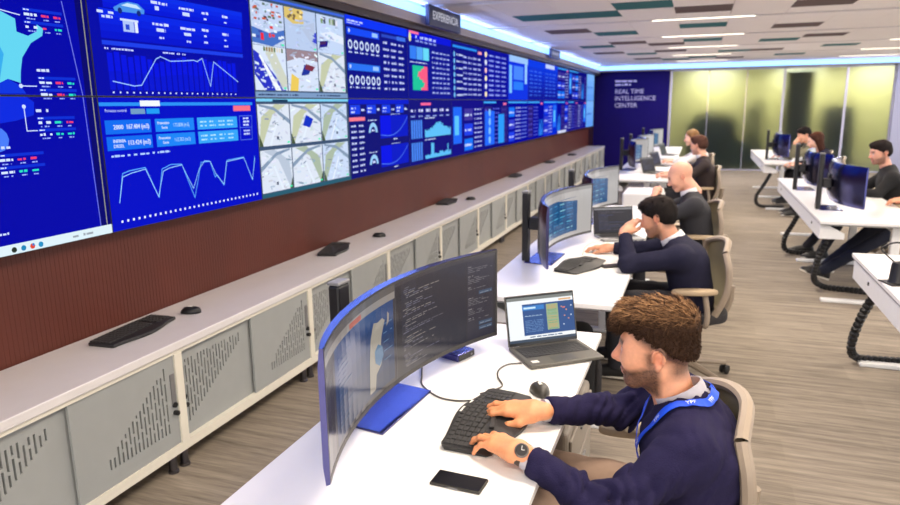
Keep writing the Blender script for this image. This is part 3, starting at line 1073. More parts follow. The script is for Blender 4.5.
# ------------------------------------------------------------------ keyboards, mice
def ergo_keyboard(keymat=None):
    """curved split keyboard; local: x depth (+x towards the user), y along, z up"""
    r = empty('ergonomic_keyboard')
    n = 28
    L = .456
    def back(t): return -.098 - .012 * math.cos(t * PI)
    def front(t): return .098 + .022 * math.cos(t * PI * 1.0)
    def hz(t): return .012 + .016 * math.exp(-(t / .55) ** 2)
    mb = MB()
    bm = mb.bm
    grid = []
    m = 8
    for i in range(n + 1):
        t = -1 + 2 * i / n
        e = 1 - max(0, abs(t) - .93) / .07 * .16
        row = []
        for j in range(m + 1):
            s = j / m
            x = (back(t) + (front(t) - back(t)) * s) * e
            z = hz(t) * (1 - .45 * max(0, s - .62) / .38) + .004 * (1 - s)
            row.append(bm.verts.new((x, t * L / 2, z)))
        grid.append(row)
    for i in range(n):
        for j in range(m):
            bm.faces.new((grid[i][j], grid[i][j + 1], grid[i + 1][j + 1], grid[i + 1][j])[::-1])
    edge = [g[0] for g in grid] + grid[-1][1:] + [g[-1] for g in grid[::-1]][1:] + grid[0][::-1][1:-1]
    low = [bm.verts.new((v.co.x * .98, v.co.y * .99, .003)) for v in edge]
    for i in range(len(edge)):
        k = (i + 1) % len(edge)
        bm.faces.new((edge[i], edge[k], low[k], low[i]))
    bm.faces.new(low[::-1])
    bmesh.ops.recalc_face_normals(bm, faces=bm.faces[:])
    mb.build('keyboard_body', m_kbd, r, True)
    ks = MB()
    rows = 6
    for j in range(rows):
        nk = 15 if j else 17
        s = .05 + j * .095
        for i in range(nk):
            t = -.94 + 1.88 * (i + .5) / nk
            if j > 0 and .47 < t < .52: continue
            wy = L * .94 / nk * .42
            if j == 5 and 4 <= i <= 9:
                continue
            x = back(t) + (front(t) - back(t)) * (s + .045)
            z = hz(t) + .003
            slope = (hz(t + .02) - hz(t - .02)) / (.04 * L / 2)
            M = Matrix.Translation((x, t * L / 2, z)) @ Matrix.Rotation(math.atan(slope), 4, 'X')
            ks.box(-.0076, -wy, -.004, .0076, wy, .004, .0015, 1, M)
    for t in (-.18, .12):
        x = back(t) + (front(t) - back(t)) * .57
        M = Matrix.Translation((x, t * L / 2, hz(t) + .002)) @ Matrix.Rotation(-.25 if t > 0 else .25, 4, 'Z')
        ks.box(-.008, -.05, -.004, .008, .05, .004, .0015, 1, M)
    tag(ks.build('keycaps', keymat or m_key, r), kind='stuff')
    pm = MB()
    for t in (.0, .28):
        x = back(t) + .012
        pm.box(x - .006, t * L / 2 - .02, hz(t) + .001, x + .006, t * L / 2 + .02, hz(t) + .0045, .001, 1)
    pm.build('status_labels', mat('pale_label', (225, 225, 220), .5), r)
    return r

def flat_keyboard():
    """wave shaped keyboard with a palm rest"""
    r = empty('office_keyboard')
    pts = []
    n = 18
    for i in range(n + 1):
        t = -1 + 2 * i / n
        pts.append((-.075 - .010 * math.cos(t * PI * .5) ** 2, t * .225, 0))
    for i in range(n + 1):
        t = 1 - 2 * i / n
        pts.append((.085 + .018 * math.cos(t * PI) ** 1, t * .225, 0))
    MB().prism(pts, (0, 0, .018), .004).build('keyboard_body', m_kbd, r, True)
    ks = MB()
    for j in range(6):
        for i in range(17):
            y = -.205 + i * .0255
            if i in (12,) and j: continue
            x = -.066 + j * .0195 - .006 * math.cos(y / .225 * PI * .5)
            ks.box(x - .008, y - .0108, .017, x + .008, y + .0108, .023, .0015, 1)
    tag(ks.build('keycaps', m_key, r), kind='stuff')
    return r

def mouse_proto(m):
    r = empty('computer_mouse')
    mb = MB()
    bm = mb.bm
    n, k = 16, 7
    rings = []
    for j in range(k + 1):
        ph = j / k * PI / 2
        rings.append([bm.verts.new((.056 * math.cos(a) * math.cos(ph) ** .7 + .006 * math.sin(ph), .034 * math.sin(a) * math.cos(ph) ** .7 * (1 - .12 * math.cos(a)), .003 + .034 * math.sin(ph) ** .9)) for a in [2 * PI * i / n for i in range(n)]])
    for j in range(k):
        for i in range(n):
            bm.faces.new((rings[j][i], rings[j][(i + 1) % n], rings[j + 1][(i + 1) % n], rings[j + 1][i]))
    bm.faces.new(rings[0][::-1])
    bmesh.ops.remove_doubles(bm, verts=bm.verts[:], dist=.0004)
    mb.build('mouse_body', m, r, True, False)
    for f in bpy.data.objects[r.name].children[0].data.polygons: f.use_smooth = True
    w_ = MB().lathe([(.006, -.003), (.008, -.002), (.008, .002), (.006, .003)], (0, 0, 0), 12, Matrix.Translation((-.030, 0, .0265)) @ Matrix.Rotation(PI / 2, 4, 'X'))
    w_.build('scroll_wheel', m_grey, r, True)
    s_ = MB().box(-.012, -.006, .0362, .010, .006, .0385, .0005, 1)
    s_.build('top_badge', mat('pale_label', (225, 225, 220), .5), r)
    return r

kp = flat_keyboard()
mp_ = mouse_proto(m_black)
kspots = [((-2.565, 2.53), .08, 'black keyboard nearest the camera on the pale cabinet top'), ((-2.58, 4.57), .25, 'black keyboard on the cabinet top behind the big curved monitor'),
          ((-2.64, 7.28), .1, 'third black keyboard along the cabinet top'), ((-2.62, 10.3), .1, 'fourth black keyboard along the cabinet top'),
          ((-2.62, 12.9), .1, 'fifth black keyboard along the cabinet top'), ((-2.55, 14.9), .1, 'farthest black keyboard on the cabinet top')]
for i, ((x, y), a, lb) in enumerate(kspots):
    o = kp if i == 0 else copy_tree(kp)
    place(o, (x, y, CTOP), a, lb, 'keyboards on the cabinet top'); o['category'] = 'keyboard'
mspots = [((-2.52, 2.88), .3, 'black mouse beside the nearest keyboard on the cabinet top'), ((-2.49, 5.17), .3, 'black mouse on the cabinet top, right of the second keyboard'),
          ((-2.45, 7.55), .3, 'black mouse beside the third keyboard on the cabinet top')]
for i, ((x, y), a, lb) in enumerate(mspots):
    o = mp_ if i == 0 else copy_tree(mp_)
    place(o, (x, y, CTOP), a, lb, 'mice on the cabinet top'); o['category'] = 'mouse'

# ------------------------------------------------------------------ desks
DZ = 0.74
def desk(x0, x1, y0, y1, z, label, post_x, lock=True, foot=None):
    r = empty('bench_desk', ((x0 + x1) / 2, (y0 + y1) / 2, 0), 0, label, 'desk', 'white bench desks')
    cx, cy = (x0 + x1) / 2, (y0 + y1) / 2
    X0, X1, Y0, Y1 = x0 - cx, x1 - cx, y0 - cy, y1 - cy
    MB().box(X0, Y0, z - .026, X1, Y1, z, .003).build('desktop', m_white, r)
    MB().box(X0 + .004, Y0 + .004, z - .034, X1 - .004, Y1 - .004, z - .0265).build('edge_band', m_grey, r)
    # cable tray along the screen side
    t = MB()
    t.box(X0 + .008, Y0 + .05, z - .16, X0 + .02, Y1 - .05, z - .035)
    t.box(X0 + .02, Y0 + .05, z - .16, X0 + .20, Y1 - .05, z - .15)
    t.prism([(X0 + .02, Y0 + .05, z - .15), (X0 + .20, Y0 + .05, z - .15), (X0 + .20, Y0 + .05, z - .11), (X0 + .06, Y0 + .05, z - .035), (X0 + .02, Y0 + .05, z - .035)], (0, .01, 0))
    t.prism([(X0 + .02, Y1 - .06, z - .15), (X0 + .20, Y1 - .06, z - .15), (X0 + .20, Y1 - .06, z - .11), (X0 + .06, Y1 - .06, z - .035), (X0 + .02, Y1 - .06, z - .035)], (0, .01, 0))
    tr = t.build('cable_tray', m_whitem, r)
    if lock:
        for yy in (Y0 + .5, Y1 - .5):
            MB().cyl((X0 + .002, yy, z - .09), (X0 + .008, yy, z - .09), .012, 12).build('cable_port', m_black, tr, True)
    px = post_x - cx
    for yy in (Y0 + .14, 0, Y1 - .14):
        MB().box(px - .035, yy - .03, .03, px + .035, yy + .03, z - .05, .006).build('leg', m_whitem, r)
        MB().box(X0 + .08, yy - .035, 0, X1 - .04, yy + .035, .03, .008).build('foot', m_whitem, r)
        MB().box(X0 + .1, yy - .03, z - .055, X1 - .06, yy + .03, z - .0345, .004).build('top_bracket', m_whitem, r)
    MB().box(px - .02, Y0 + .16, z - .1, px + .02, Y1 - .16, z - .06).build('cross_beam', m_whitem, r)
    return r
LX0, LX1 = -1.12, -0.36
desk(LX0, LX1, -0.58, 3.0, DZ, 'white bench desk in front, under the big curved monitor and phone', -.62)
desk(LX0, LX1 + .02, 3.45, 7.05, DZ, 'white bench desk second in the row by the video wall', -.62)
desk(LX0, LX1 + .02, 9.35, 12.75, DZ + .02, 'white bench desk third in the row by the video wall', -.62)
desk(LX0, LX1 + .02, 13.2, 16.6, DZ + .02, 'white bench desk farthest in the row by the video wall', -.62)
RX0, RX1 = 1.02, 1.84
desk(RX0, RX1, 1.65, 5.19, DZ, 'white bench desk nearest at the right edge, with a black cable chain', 1.62)
desk(RX0, RX1, 6.53, 10.15, DZ, 'white bench desk in the right row carrying two blue-backed monitors', 1.62)
desk(RX0, RX1, 12.2, 15.6, DZ + .03, 'white bench desk farthest in the right row, by the glass partition', 1.62)

def pedestal(loc, w_, d, h, label):
    r = empty('white_pedestal', loc, 0, label, 'cabinet')
    MB().box(-d / 2, -w_ / 2, .02, d / 2, w_ / 2, h, .02, 3).build('body', m_white, r)
    for k in range(3):
        dr = MB().box(d / 2, -w_ / 2 + .02, .05 + k * (h - .08) / 3, d / 2 + .012, w_ / 2 - .02, .04 + (k + 1) * (h - .08) / 3, .004).build('drawer', m_whitem, r)
        MB().box(d / 2 + .012, -.06, .03 + (k + 1) * (h - .08) / 3 - .03, d / 2 + .02, .06, .03 + (k + 1) * (h - .08) / 3 - .018).build('handle', m_grey, dr)
    for a in (-1, 1):
        for b in (-1, 1):
            MB().lathe([(.015, 0), (.015, .02)], (a * (d / 2 - .05), b * (w_ / 2 - .05), 0), 10).build('foot', m_black, r)
    return r
pedestal((-.58, 8.45, 0), .6, .44, .73, 'white rounded pedestal standing between the second and third desks')
o = pedestal((-.56, 2.62, 0), .55, .34, .56, 'grey pedestal under the front desk beside the seated man')
for ch in o.children:
    if not ch.name.startswith('foot'): ch.data.materials[0] = mat('warm_grey_laminate', (150, 142, 132), .5, var=.03)

# ------------------------------------------------------------------ curved monitors
CH, SAG, MH = 1.24, 0.145, 0.36
RAD = CH * CH / (8 * SAG) + SAG / 2
HA = math.asin(CH / 2 / RAD)
def arc(a, off=0.0):
    """a in -1..1 along the panel; off = distance behind the screen surface"""
    th = a * HA
    return (RAD - (RAD + off) * math.cos(th), (RAD + off) * math.sin(th))

def monitor_shell(r, zb, content, label=None):
    n = 28
    mb = MB()
    bm = mb.bm
    prof = []
    for i in range(n + 1):
        a = -1 + 2 * i / n
        back = .016 + .030 * (1 - a * a) ** .8
        f = arc(a, 0.0); b = arc(a, back)
        prof.append([bm.verts.new((f[0], f[1], zb)), bm.verts.new((f[0], f[1], zb + MH)), bm.verts.new((arc(a, back * .55)[0], b[1], zb + MH + .002)),
                     bm.verts.new((b[0], b[1], zb + MH - .05)), bm.verts.new((b[0], b[1], zb + .05)), bm.verts.new((arc(a, back * .55)[0], b[1], zb - .002))])
    for i in range(n):
        for k in range(6):
            if k == 0: continue
            bm.faces.new((prof[i][k], prof[i][(k + 1) % 6], prof[i + 1][(k + 1) % 6], prof[i + 1][k]))
        bm.faces.new((prof[i][0], prof[i][1], prof[i + 1][1], prof[i + 1][0]))
    bm.faces.new([v for v in prof[0]]); bm.faces.new([v for v in prof[-1]][::-1])
    bmesh.ops.recalc_face_normals(bm, faces=bm.faces[:])
    sh = mb.build('shell', m_satin, r, True)
    # bezel
    bz = MB(); bm = bz.bm
    def strip(a0, a1, z0, z1, nn):
        rows = []
        for i in range(nn + 1):
            a = a0 + (a1 - a0) * i / nn
            p = arc(a, -.0012)
            rows.append((bm.verts.new((p[0], p[1], z0)), bm.verts.new((p[0], p[1], z1))))
        for i in range(nn):
            bm.faces.new((rows[i][0], rows[i + 1][0], rows[i + 1][1], rows[i][1]))
    strip(-1, 1, zb, zb + .016, n); strip(-1, 1, zb + MH - .008, zb + MH, n)
    strip(-1, -.985, zb, zb + MH, 1); strip(.985, 1, zb, zb + MH, 1)
    bz.build('bezel', m_bezel, r)
    c = Canvas()
    content(c)
    def fn(u, v, l):
        p = arc((u - .5) * 2 * .984, -.0006 - l * .0003)
        return (p[0], p[1], zb + .016 + v * (MH - .024))
    c.build('screen_image', m_mon, fn, r)

def stand(r, zb, zd, col_top, base_x=(-.13, .06), base_y=(-.20, .16), cyo=-.10):
    bx0, bx1 = base_x
    pts = [(bx0, base_y[0] + .02, zd), (bx1, base_y[0], zd), (bx1, base_y[1], zd), (bx0, base_y[1] + .02, zd)]
    MB().prism(pts, (0, 0, .008), .002).build('base_plate', m_satin, r)
    c = MB().box(-.162, cyo - .034, zd + .0005, -.121, cyo + .034, col_top - .012, .008)
    cc = c.build('column', m_black, r)
    MB().box(-.164, cyo - .036, col_top - .0115, -.119, cyo + .036, col_top, .004).build('column_cap', m_grey, cc)
    MB().box(-.12, cyo - .03, zb + .13, -.046, cyo + .06, zb + .21, .01).build('tilt_arm', m_black, r)
    MB().box(-.06, -.05, zb + .09, -.044, .06, zb + .25, .01).build('mount_plate', m_black, r)

def ide_content(c):
    r = random.Random(5)
    N = 24
    c.rect(0, 0, 1, 1, (56, 54, 62), 0, N)
    # left window: web map on dark blue
    k_ = .51 / .30
    c.rect(.0, .93, .51, 1.0, (104, 98, 96), 1, 12)
    c.rect(.0, .86, .51, .93, (160, 152, 146), 1, 12)
    c.rect(.23, .865, .31, .915, (190, 84, 62), 2, 3)
    c.grad(.10, .04, .50, .86, (12, 46, 86), (22, 70, 132), 1, 5, True, 12)
    land = [(.185, .70), (.19, .74), (.205, .72), (.225, .735), (.235, .70), (.228, .64), (.22, .56), (.215, .45), (.225, .38), (.215, .28), (.195, .22), (.19, .08), (.165, .08), (.168, .4), (.175, .6)]
    L_ = lambda pts: [((x - .20) * 1.45 + .40, y) for x, y in pts]
    c.poly(L_(land), (176, 168, 154), 3)
    c.poly(L_([(.20, .52), (.222, .46), (.226, .36), (.21, .28), (.192, .34), (.19, .46)]), (88, 132, 170), 4)
    c.poly(L_([(.245, .77), (.252, .74), (.25, .66), (.24, .63), (.244, .70)]), (160, 152, 144), 4)
    for k in range(14):
        y = .15 + k * .045
        c.words(.13, y, .13 + r.uniform(.05, .12), .012, (60, 98, 138), 3, r)
    for k in range(5): c.words(.44, .3 + k * .09, .49, .01, (100, 138, 178), 3, r)
    c.rect(.51, 0, .545, 1, (46, 44, 54), 1, 2)
    c.rect(.51, 0, .513, 1, (92, 90, 100), 2)
    # code window
    c.rect(.545, 0, .865, .96, (50, 50, 64), 1, 8)
    c.rect(.513, .96, 1, 1, (70, 66, 74), 1, 12)
    y = .9
    k = 0
    while y > .05:
        if k % 9 in (6, 7):
            y -= .018; k += 1
            continue
        ind = r.choice([0, .006, .012, .018])
        ln = r.uniform(.02, .12) if r.random() < .8 else r.uniform(.12, .22)
        c.words(.552 + ind, y, .552 + ind + ln, .011, r.choice([(132, 128, 132), (106, 104, 116), (144, 138, 136), (114, 112, 132)]), 2, r)
        y -= .021; k += 1
    # chat window on the right
    c.rect(.87, 0, .99, .96, (58, 56, 70), 1, 3)
    y = .88
    while y > .08:
        n_ = r.randint(1, 4)
        if r.random() < .2:
            c.rect(.925, y - .03, .985, y + .01, (74, 96, 126), 2, 2)
            c.words(.93, y - .02, .98, .010, (150, 160, 176), 3, r)
            y -= .06
        else:
            c.words(.876, y, .90, .012, (150, 145, 148), 2, r)
            y -= .022
            for q in range(n_):
                c.words(.876, y, .876 + r.uniform(.05, .11), .010, (122, 118, 124), 2, r); y -= .02
            y -= .03

def browser_content(seed, blue=True):
    def f(c):
        r = random.Random(seed)
        c.rect(0, 0, 1, 1, (206, 202, 200), 0, 24)
        c.rect(0, .93, 1, 1, (170, 166, 166), 1, 24)
        c.rect(.32, .08, .86, .80, (20, 92, 150), 1, 12)
        c.poly([(.6, .8), (.86, .72), (.86, .8)], (206, 202, 200), 2)
        for k in range(5):
            y = .70 - k * .13
            for i in range(5):
                c.words(.36 + i * .095, y, .36 + i * .095 + .07, .028, r.choice([(90, 190, 230), (150, 220, 240), (60, 150, 210)]), 2, r)
                c.words(.36 + i * .095, y - .05, .36 + i * .095 + .06, .02, (50, 130, 190), 2, r)
        c.words(.05, .85, .3, .02, (150, 150, 160), 2, r)
        for k in range(9): c.words(.05, .75 - k * .06, .05 + r.uniform(.1, .2), .014, (150, 150, 160), 2, r)
    return f

def add_monitor(loc, rz, zd, zb, top, label, content):
    r = empty('curved_monitor', (loc[0], loc[1], 0), rz, label, 'monitor', 'curved ultrawide monitors')
    monitor_shell(r, zb, content)
    stand(r, zb, zd, top)
    return r
add_monitor((-.925, 2.005), math.radians(-3.9), DZ, .82, 1.20, 'big curved monitor in front with dark code windows and a blue map', ide_content)
add_monitor((-.885, 4.445), math.radians(-3.0), DZ, .82, 1.20, 'curved monitor on the second desk showing a teal page on grey', browser_content(3))
add_monitor((-.86, 5.99), math.radians(-3.0), DZ, .82, 1.20, 'curved monitor with a pale blue screen beside the bald man', browser_content(4))
add_monitor((-.93, 10.75), math.radians(-4.0), DZ + .02, .85, 1.24, 'curved monitor nearest on the third desk by the video wall', browser_content(5))
add_monitor((-.93, 12.15), math.radians(-4.0), DZ + .02, .85, 1.24, 'curved monitor farther along the third desk by the video wall', browser_content(6))
add_monitor((-.93, 14.9), math.radians(-6.0), DZ + .02, .85, 1.24, 'curved monitor on the farthest desk beside the navy wall panel', browser_content(7))
add_monitor((1.24, 7.38), 0.0, DZ, .82, 1.27, 'nearest curved monitor of the right row seen from its blue back', browser_content(8))
add_monitor((1.22, 8.95), 0.0, DZ, .82, 1.27, 'second curved monitor of the right row seen from its blue back', browser_content(9))
add_monitor((1.25, 13.1), 0.0, DZ + .03, .85, 1.27, 'curved monitor on the farthest right desk near the glass', browser_content(10))

# ------------------------------------------------------------------ laptops
def laptop(loc, rz, tilt, content, label, body=None):
    """local: screen hinge along y at x = -D/2, user on +x"""
    W, D = .322, .226
    body = body or mat('laptop_graphite', (92, 90, 84), .45, metal=.3, var=.05, scale=30)
    r = empty('laptop', loc, rz, label, 'laptop', 'laptops on the desks')
    MB().box(-D / 2, -W / 2, .003, D / 2, W / 2, .017, .004).build('base', body, r)
    MB().box(-D / 2 + .025, -W / 2 + .018, .0171, .028, W / 2 - .018, .0176).build('key_well', m_kbd, r)
    ks = MB()
    for j in range(6):
        for i in range(15):
            y = -W / 2 + .028 + i * .019
            x = -D / 2 + .034 + j * .0185
            ks.box(x - .0076, y - .0082, .0176, x + .0076, y + .0082, .0192)
    tag(ks.build('keycaps', m_key, r), kind='stuff')
    MB().box(.040, -.05, .0171, .098, .05, .0176).build('touchpad', mat('touchpad', (70, 70, 68), .35), r)
    MB().box(.06, -W / 2 + .02, .0171, .085, -W / 2 + .05, .0175).build('sticker', mat('pale_label', (225, 225, 220), .5), r)
    M = Matrix.Translation((-D / 2 + .004, 0, .017)) @ Matrix.Rotation(-tilt, 4, 'Y')
    H = .212
    lid = MB().box(-.008, -W / 2, 0, 0, W / 2, H, .003, 2, M).build('lid', body, r)
    MB().cyl((-D / 2 + .004, -W / 2 + .05, .014), (-D / 2 + .004, W / 2 - .05, .014), .007, 10).build('hinge', m_black, r)
    MB().box(-.0005, -W / 2 + .003, .003, .0008, W / 2 - .003, H - .003, 0, 1, M).build('bezel', m_blackg, lid)
    c = Canvas(); content(c)
    def fn(u, v, l):
        return tuple(M @ Vector((.0014 + l * .0002, -W / 2 + .008 + u * (W - .016), .014 + v * (H - .024))))
    c.build('screen_image', screen_mat('laptop_image', .85, .25, .3), fn, lid)
    return r

def lap_dash(c):
    r = random.Random(8)
    c.rect(0, 0, 1, 1, (238, 242, 245), 0)
    c.rect(0, .93, 1, 1, (120, 124, 120), 1)
    c.rect(0, 0, 1, .06, (50, 66, 86), 1)
    c.rect(.22, .14, 1, .84, (28, 72, 132), 1)
    c.rect(.22, .70, .55, .80, (40, 120, 196), 2); c.rect(.24, .73, .42, .77, (200, 230, 250), 3)
    for k in range(5): c.ring(.27 + k * .055, .56, .012, .022, (180, 210, 235), 3, 0, PI, 8)
    for k in range(8): c.words(.25, .46 - k * .035, .52, .012, (110, 150, 200), 2, r)
    c.rect(.58, .22, .76, .80, (150, 170, 130), 2)
    for k in range(22): c.words(.60, .24 + k * .025, .74, .014, r.choice([(90, 150, 110), (200, 150, 90), (120, 170, 150)]), 3, r)
    for k in range(9): c.disc(.80 + r.random() * .17, .25 + r.random() * .5, .012, r.choice([(220, 150, 110), (200, 215, 235), (230, 120, 100)]), 3, .016, 8)
    c.rect(.78, .86, .97, .90, (220, 170, 120), 2)
    c.words(.3, .085, .85, .03, (90, 110, 140), 2, r)
def lap_dark(c):
    r = random.Random(9)
    c.rect(0, 0, 1, 1, (30, 30, 42), 0)
    c.rect(.0, .92, 1, 1, (120, 120, 125), 1)
    for k in range(16): c.words(.12, .85 - k * .05, .12 + r.uniform(.2, .7), .016, r.choice([(70, 76, 100), (90, 90, 110), (60, 70, 120)]), 2, r)
laptop((-.502, 2.660, DZ), math.radians(-52), math.radians(14), lap_dash, 'open laptop with a blue dashboard beside the big curved monitor')
laptop((-.53, 5.28, DZ), math.radians(-63), math.radians(12), lap_dark, 'open laptop with a dark screen on the second desk', mat('laptop_silver', (150, 150, 150), .4, metal=.3))
laptop((-.55, 10.3, DZ + .02), math.radians(-30), math.radians(18), lap_dark, 'laptop half hidden behind the bald man, on the third desk')
laptop((-.50, 11.5, DZ + .02), math.radians(-20), math.radians(18), lap_dark, 'laptop farther back on the third desk beside the curved monitor')
laptop((-.50, 13.9, DZ + .02), math.radians(-15), math.radians(18), lap_dark, 'laptop on the farthest desk in front of the blond woman')

# ------------------------------------------------------------------ things on the desks
ek = ergo_keyboard()
place(ek, (-.582, 1.995, DZ), math.radians(-3), 'black curved keyboard under the hands of the man in front', 'keyboards on the desks'); ek['category'] = 'keyboard'
o = copy_tree(ek); place(o, (-.655, 4.28, DZ), math.radians(-16), 'dark curved keyboard on the second desk by the man with black hair')
gm = mouse_proto(mat('grey_mouse', (58, 56, 52), .35, var=.05))
place(gm, (-.482, 2.272, DZ), math.radians(-60), 'grey mouse on the front desk between keyboard and laptop', 'mice on the desks'); gm['category'] = 'mouse'
def phone(loc, rz, label):
    r = empty('smartphone', loc, rz, label, 'phone', 'smartphones on the desks')
    MB().box(-.0735, -.037, .0, .0735, .037, .0085, .004, 3).build('case', mat('phone_case', (60, 58, 54), .4, metal=.4), r)
    MB().box(-.070, -.0335, .0086, .070, .0335, .0092).build('glass', m_blackg, r)
    MB().box(-.02, -.038, .003, .01, -.0372, .006).build('side_button', m_grey, r)
    return r
phone((-.562, 1.613, DZ), math.radians(-3), 'black smartphone lying on the front desk')
phone((-.47, 4.33, DZ), math.radians(35), 'dark smartphone lying by the elbow of the man with black hair')
def dock():
    r = empty('docking_station', (-.885, 2.53, DZ), math.radians(-20), 'small dark docking box with a blue sheen behind the laptop', 'dock')
    MB().box(-.05, -.055, .001, .05, .055, .03, .004).build('case', m_satin, r)
    MB().box(.0502, -.05, .004, .053, .05, .027, .001).build('front_panel', m_black, r)
    MB().cyl((.053, .03, .015), (.055, .03, .015), .005, 10).build('button', m_grey, r)
dock()
def cable(name, pts, rad, label, m=None):
    z = [(x, y, zz) for x, y, zz in pts]
    return tag(MB().tube(crom(z, 8), rad, 8).build(name, m or mat('grey_cable', (80, 76, 74), .6), None, True), label, 'cable')
cable('cable', [(-.975, 2.37, DZ + .004), (-.94, 2.28, DZ + .004), (-.905, 2.2, DZ + .004), (-.82, 2.125, DZ + .004), (-.75, 2.11, DZ + .004), (-.685, 2.125, DZ + .006)], .0032, 'thin grey cable curving from under the big monitor to the keyboard')
cable('cable', [(-.612, 2.525, DZ + .004), (-.66, 2.495, DZ + .004), (-.678, 2.43, DZ + .004), (-.662, 2.36, DZ + .004), (-.625, 2.285, DZ + .004), (-.652, 2.225, DZ + .004), (-.68, 2.19, DZ + .005)], .0032, 'thin grey cable curving from the laptop to the keyboard')
cable('cable', [(-.70, 4.62, DZ + .004), (-.72, 4.9, DZ + .004), (-.66, 5.1, DZ + .02), (-.60, 5.2, DZ + .004), (-.62, 5.27, DZ + .004)], .004, 'pale cable looping across the second desk to the laptop', mat('pale_cable', (200, 196, 190), .6))
def paper(loc, rz, w_, d, label):
    MBo = MB().box(-d / 2, -w_ / 2, 0, d / 2, w_ / 2, .006)
    o = MBo.build('paper_sheets', mat('paper', (240, 240, 236), .8))
    o.location = loc; o.rotation_euler = (0, 0, rz)
    return tag(o, label, 'paper')
paper((-.47, 4.93, DZ + .0005), .3, .3, .21, 'white paper sheets by the hand of the man with black hair')
paper((-.9, 9.75, DZ + .0205), .1, .42, .3, 'stack of white paper at the near end of the third desk')
def tissue(loc, label):
    r = empty('tissue_bundle', loc, 0, label, 'tissue')
    rr = random.Random(4)
    mb = MB()
    bm = mb.bm
    n = 14
    rings = []
    for j in range(6):
        ph = j / 5 * PI / 2
        rings.append([bm.verts.new(((.07 + rr.uniform(-.015, .015)) * math.cos(a) * math.cos(ph), (.07 + rr.uniform(-.015, .015)) * math.sin(a) * math.cos(ph), (.07 + rr.uniform(-.012, .012)) * math.sin(ph))) for a in [2 * PI * i / n for i in range(n)]])
    for j in range(5):
        for i in range(n):
            bm.faces.new((rings[j][i], rings[j][(i + 1) % n], rings[j + 1][(i + 1) % n], rings[j + 1][i]))
    bm.faces.new(rings[0][::-1])
    mb.build('crumpled_paper', mat('paper', (240, 240, 236), .8), r, True)
tissue((1.5, 12.45, DZ + .03), 'white crumpled bundle on the farthest right desk')

def webcam_box(loc, rz, label):
    r = empty('desk_speaker', loc, rz, label, 'speaker')
    MB().lathe([(.05, 0), (.055, .01), (.05, .02), (.045, .10), (.04, .12), (.02, .125)], (0, 0, 0), 20).build('body', m_black, r, True)
    MB().tube(crom([(.0, .03, .1), (-.06, .05, .16), (-.1, .02, .2), (-.05, -.03, .24), (.06, -.05, .2), (.12, -.03, .05)], 8), .005, 6).build('lead', m_black, r, True)
    MB().box(-.075, -.07, 0, .09, .07, .008, .003).build('plate', m_black, r)
webcam_box((1.10, 4.36, DZ), .3, 'black device with a looping lead on the nearest right desk')

# jointed cable chains
def cable_chain(pts, label):
    r = empty('cable_chain', tuple(pts[0][:2]) + (0,), 0, label, 'cable chain', 'black jointed cable chains')
    P = crom(pts, 16)
    # resample evenly
    L = [0]
    for a, b in zip(P[:-1], P[1:]): L.append(L[-1] + (b - a).length)
    step = .036
    s = 0
    i = 0
    o0 = Vector((pts[0][0], pts[0][1], 0))
    base = MB().box(-.017, -.021, -.026, .017, .021, .026, .006, 1)
    base.box(-.010, -.027, -.012, .010, .027, .012, .004, 1)
    tmp = base.build('chain_link', m_black)
    me = tmp.data
    bpy.data.objects.remove(tmp)
    while s < L[-1]:
        while i < len(L) - 2 and L[i + 1] < s: i += 1
        t = (s - L[i]) / max(1e-6, L[i + 1] - L[i])
        p = P[i].lerp(P[i + 1], t)
        d = (P[i + 1] - P[i]).normalized()
        ob = bpy.data.objects.new('chain_link', me)
        ob.rotation_mode = 'QUATERNION'
        ob.rotation_quaternion = d.to_track_quat('X', 'Z')
        ob.location = p - o0
        COL.objects.link(ob); ob.parent = r
        s += step
    return r
cable_chain([(1.13, 5.0, .60), (1.12, 4.97, .50), (1.08, 5.0, .36), (1.05, 5.02, .22), (1.05, 5.05, .10), (1.1, 5.08, .04), (1.22, 5.1, .03), (1.38, 5.1, .035), (1.5, 5.05, .05), (1.6, 4.95, .03)], 'thick black cable chain hanging from the nearest right desk and curling on the floor')
cable_chain([(1.16, 6.95, .58), (1.12, 6.9, .45), (1.08, 6.95, .25), (1.10, 7.05, .1), (1.2, 7.1, .03), (1.4, 7.05, .03), (1.6, 7.0, .03)], 'black cable chain under the right desk with two monitors, near the shoe')
cable_chain([(1.14, 8.6, .56), (1.08, 8.62, .4), (1.0, 8.65, .2), (1.02, 8.7, .06), (1.15, 8.7, .03), (1.35, 8.7, .03)], 'black cable chain halfway along the right desk with two monitors')
cable_chain([(1.14, 12.5, .56), (1.05, 12.4, .4), (.95, 12.4, .2), (1.0, 12.5, .05), (1.2, 12.5, .03), (1.4, 12.5, .03)], 'black cable chain under the farthest right desk')
def bag(loc):  # bag shape added where there is only the desk's underside shade
    r = empty('added_shade_bag', loc, .2, 'dark bag shape added in the shade under the second desk', 'bag')
    MB().box(-.16, -.2, 0, .16, .2, .42, .07, 3).build('body', m_dark, r, True)
    MB().box(.15, -.14, .04, .2, .14, .24, .03, 3).build('front_pocket', m_seat, r, True)
    MB().tube(crom([(-.0, -.06, .41), (0, -.03, .46), (0, .03, .46), (0, .06, .41)], 6), .01, 6).build('handle', m_black, r, True)
bag((-.68, 4.0, 0))
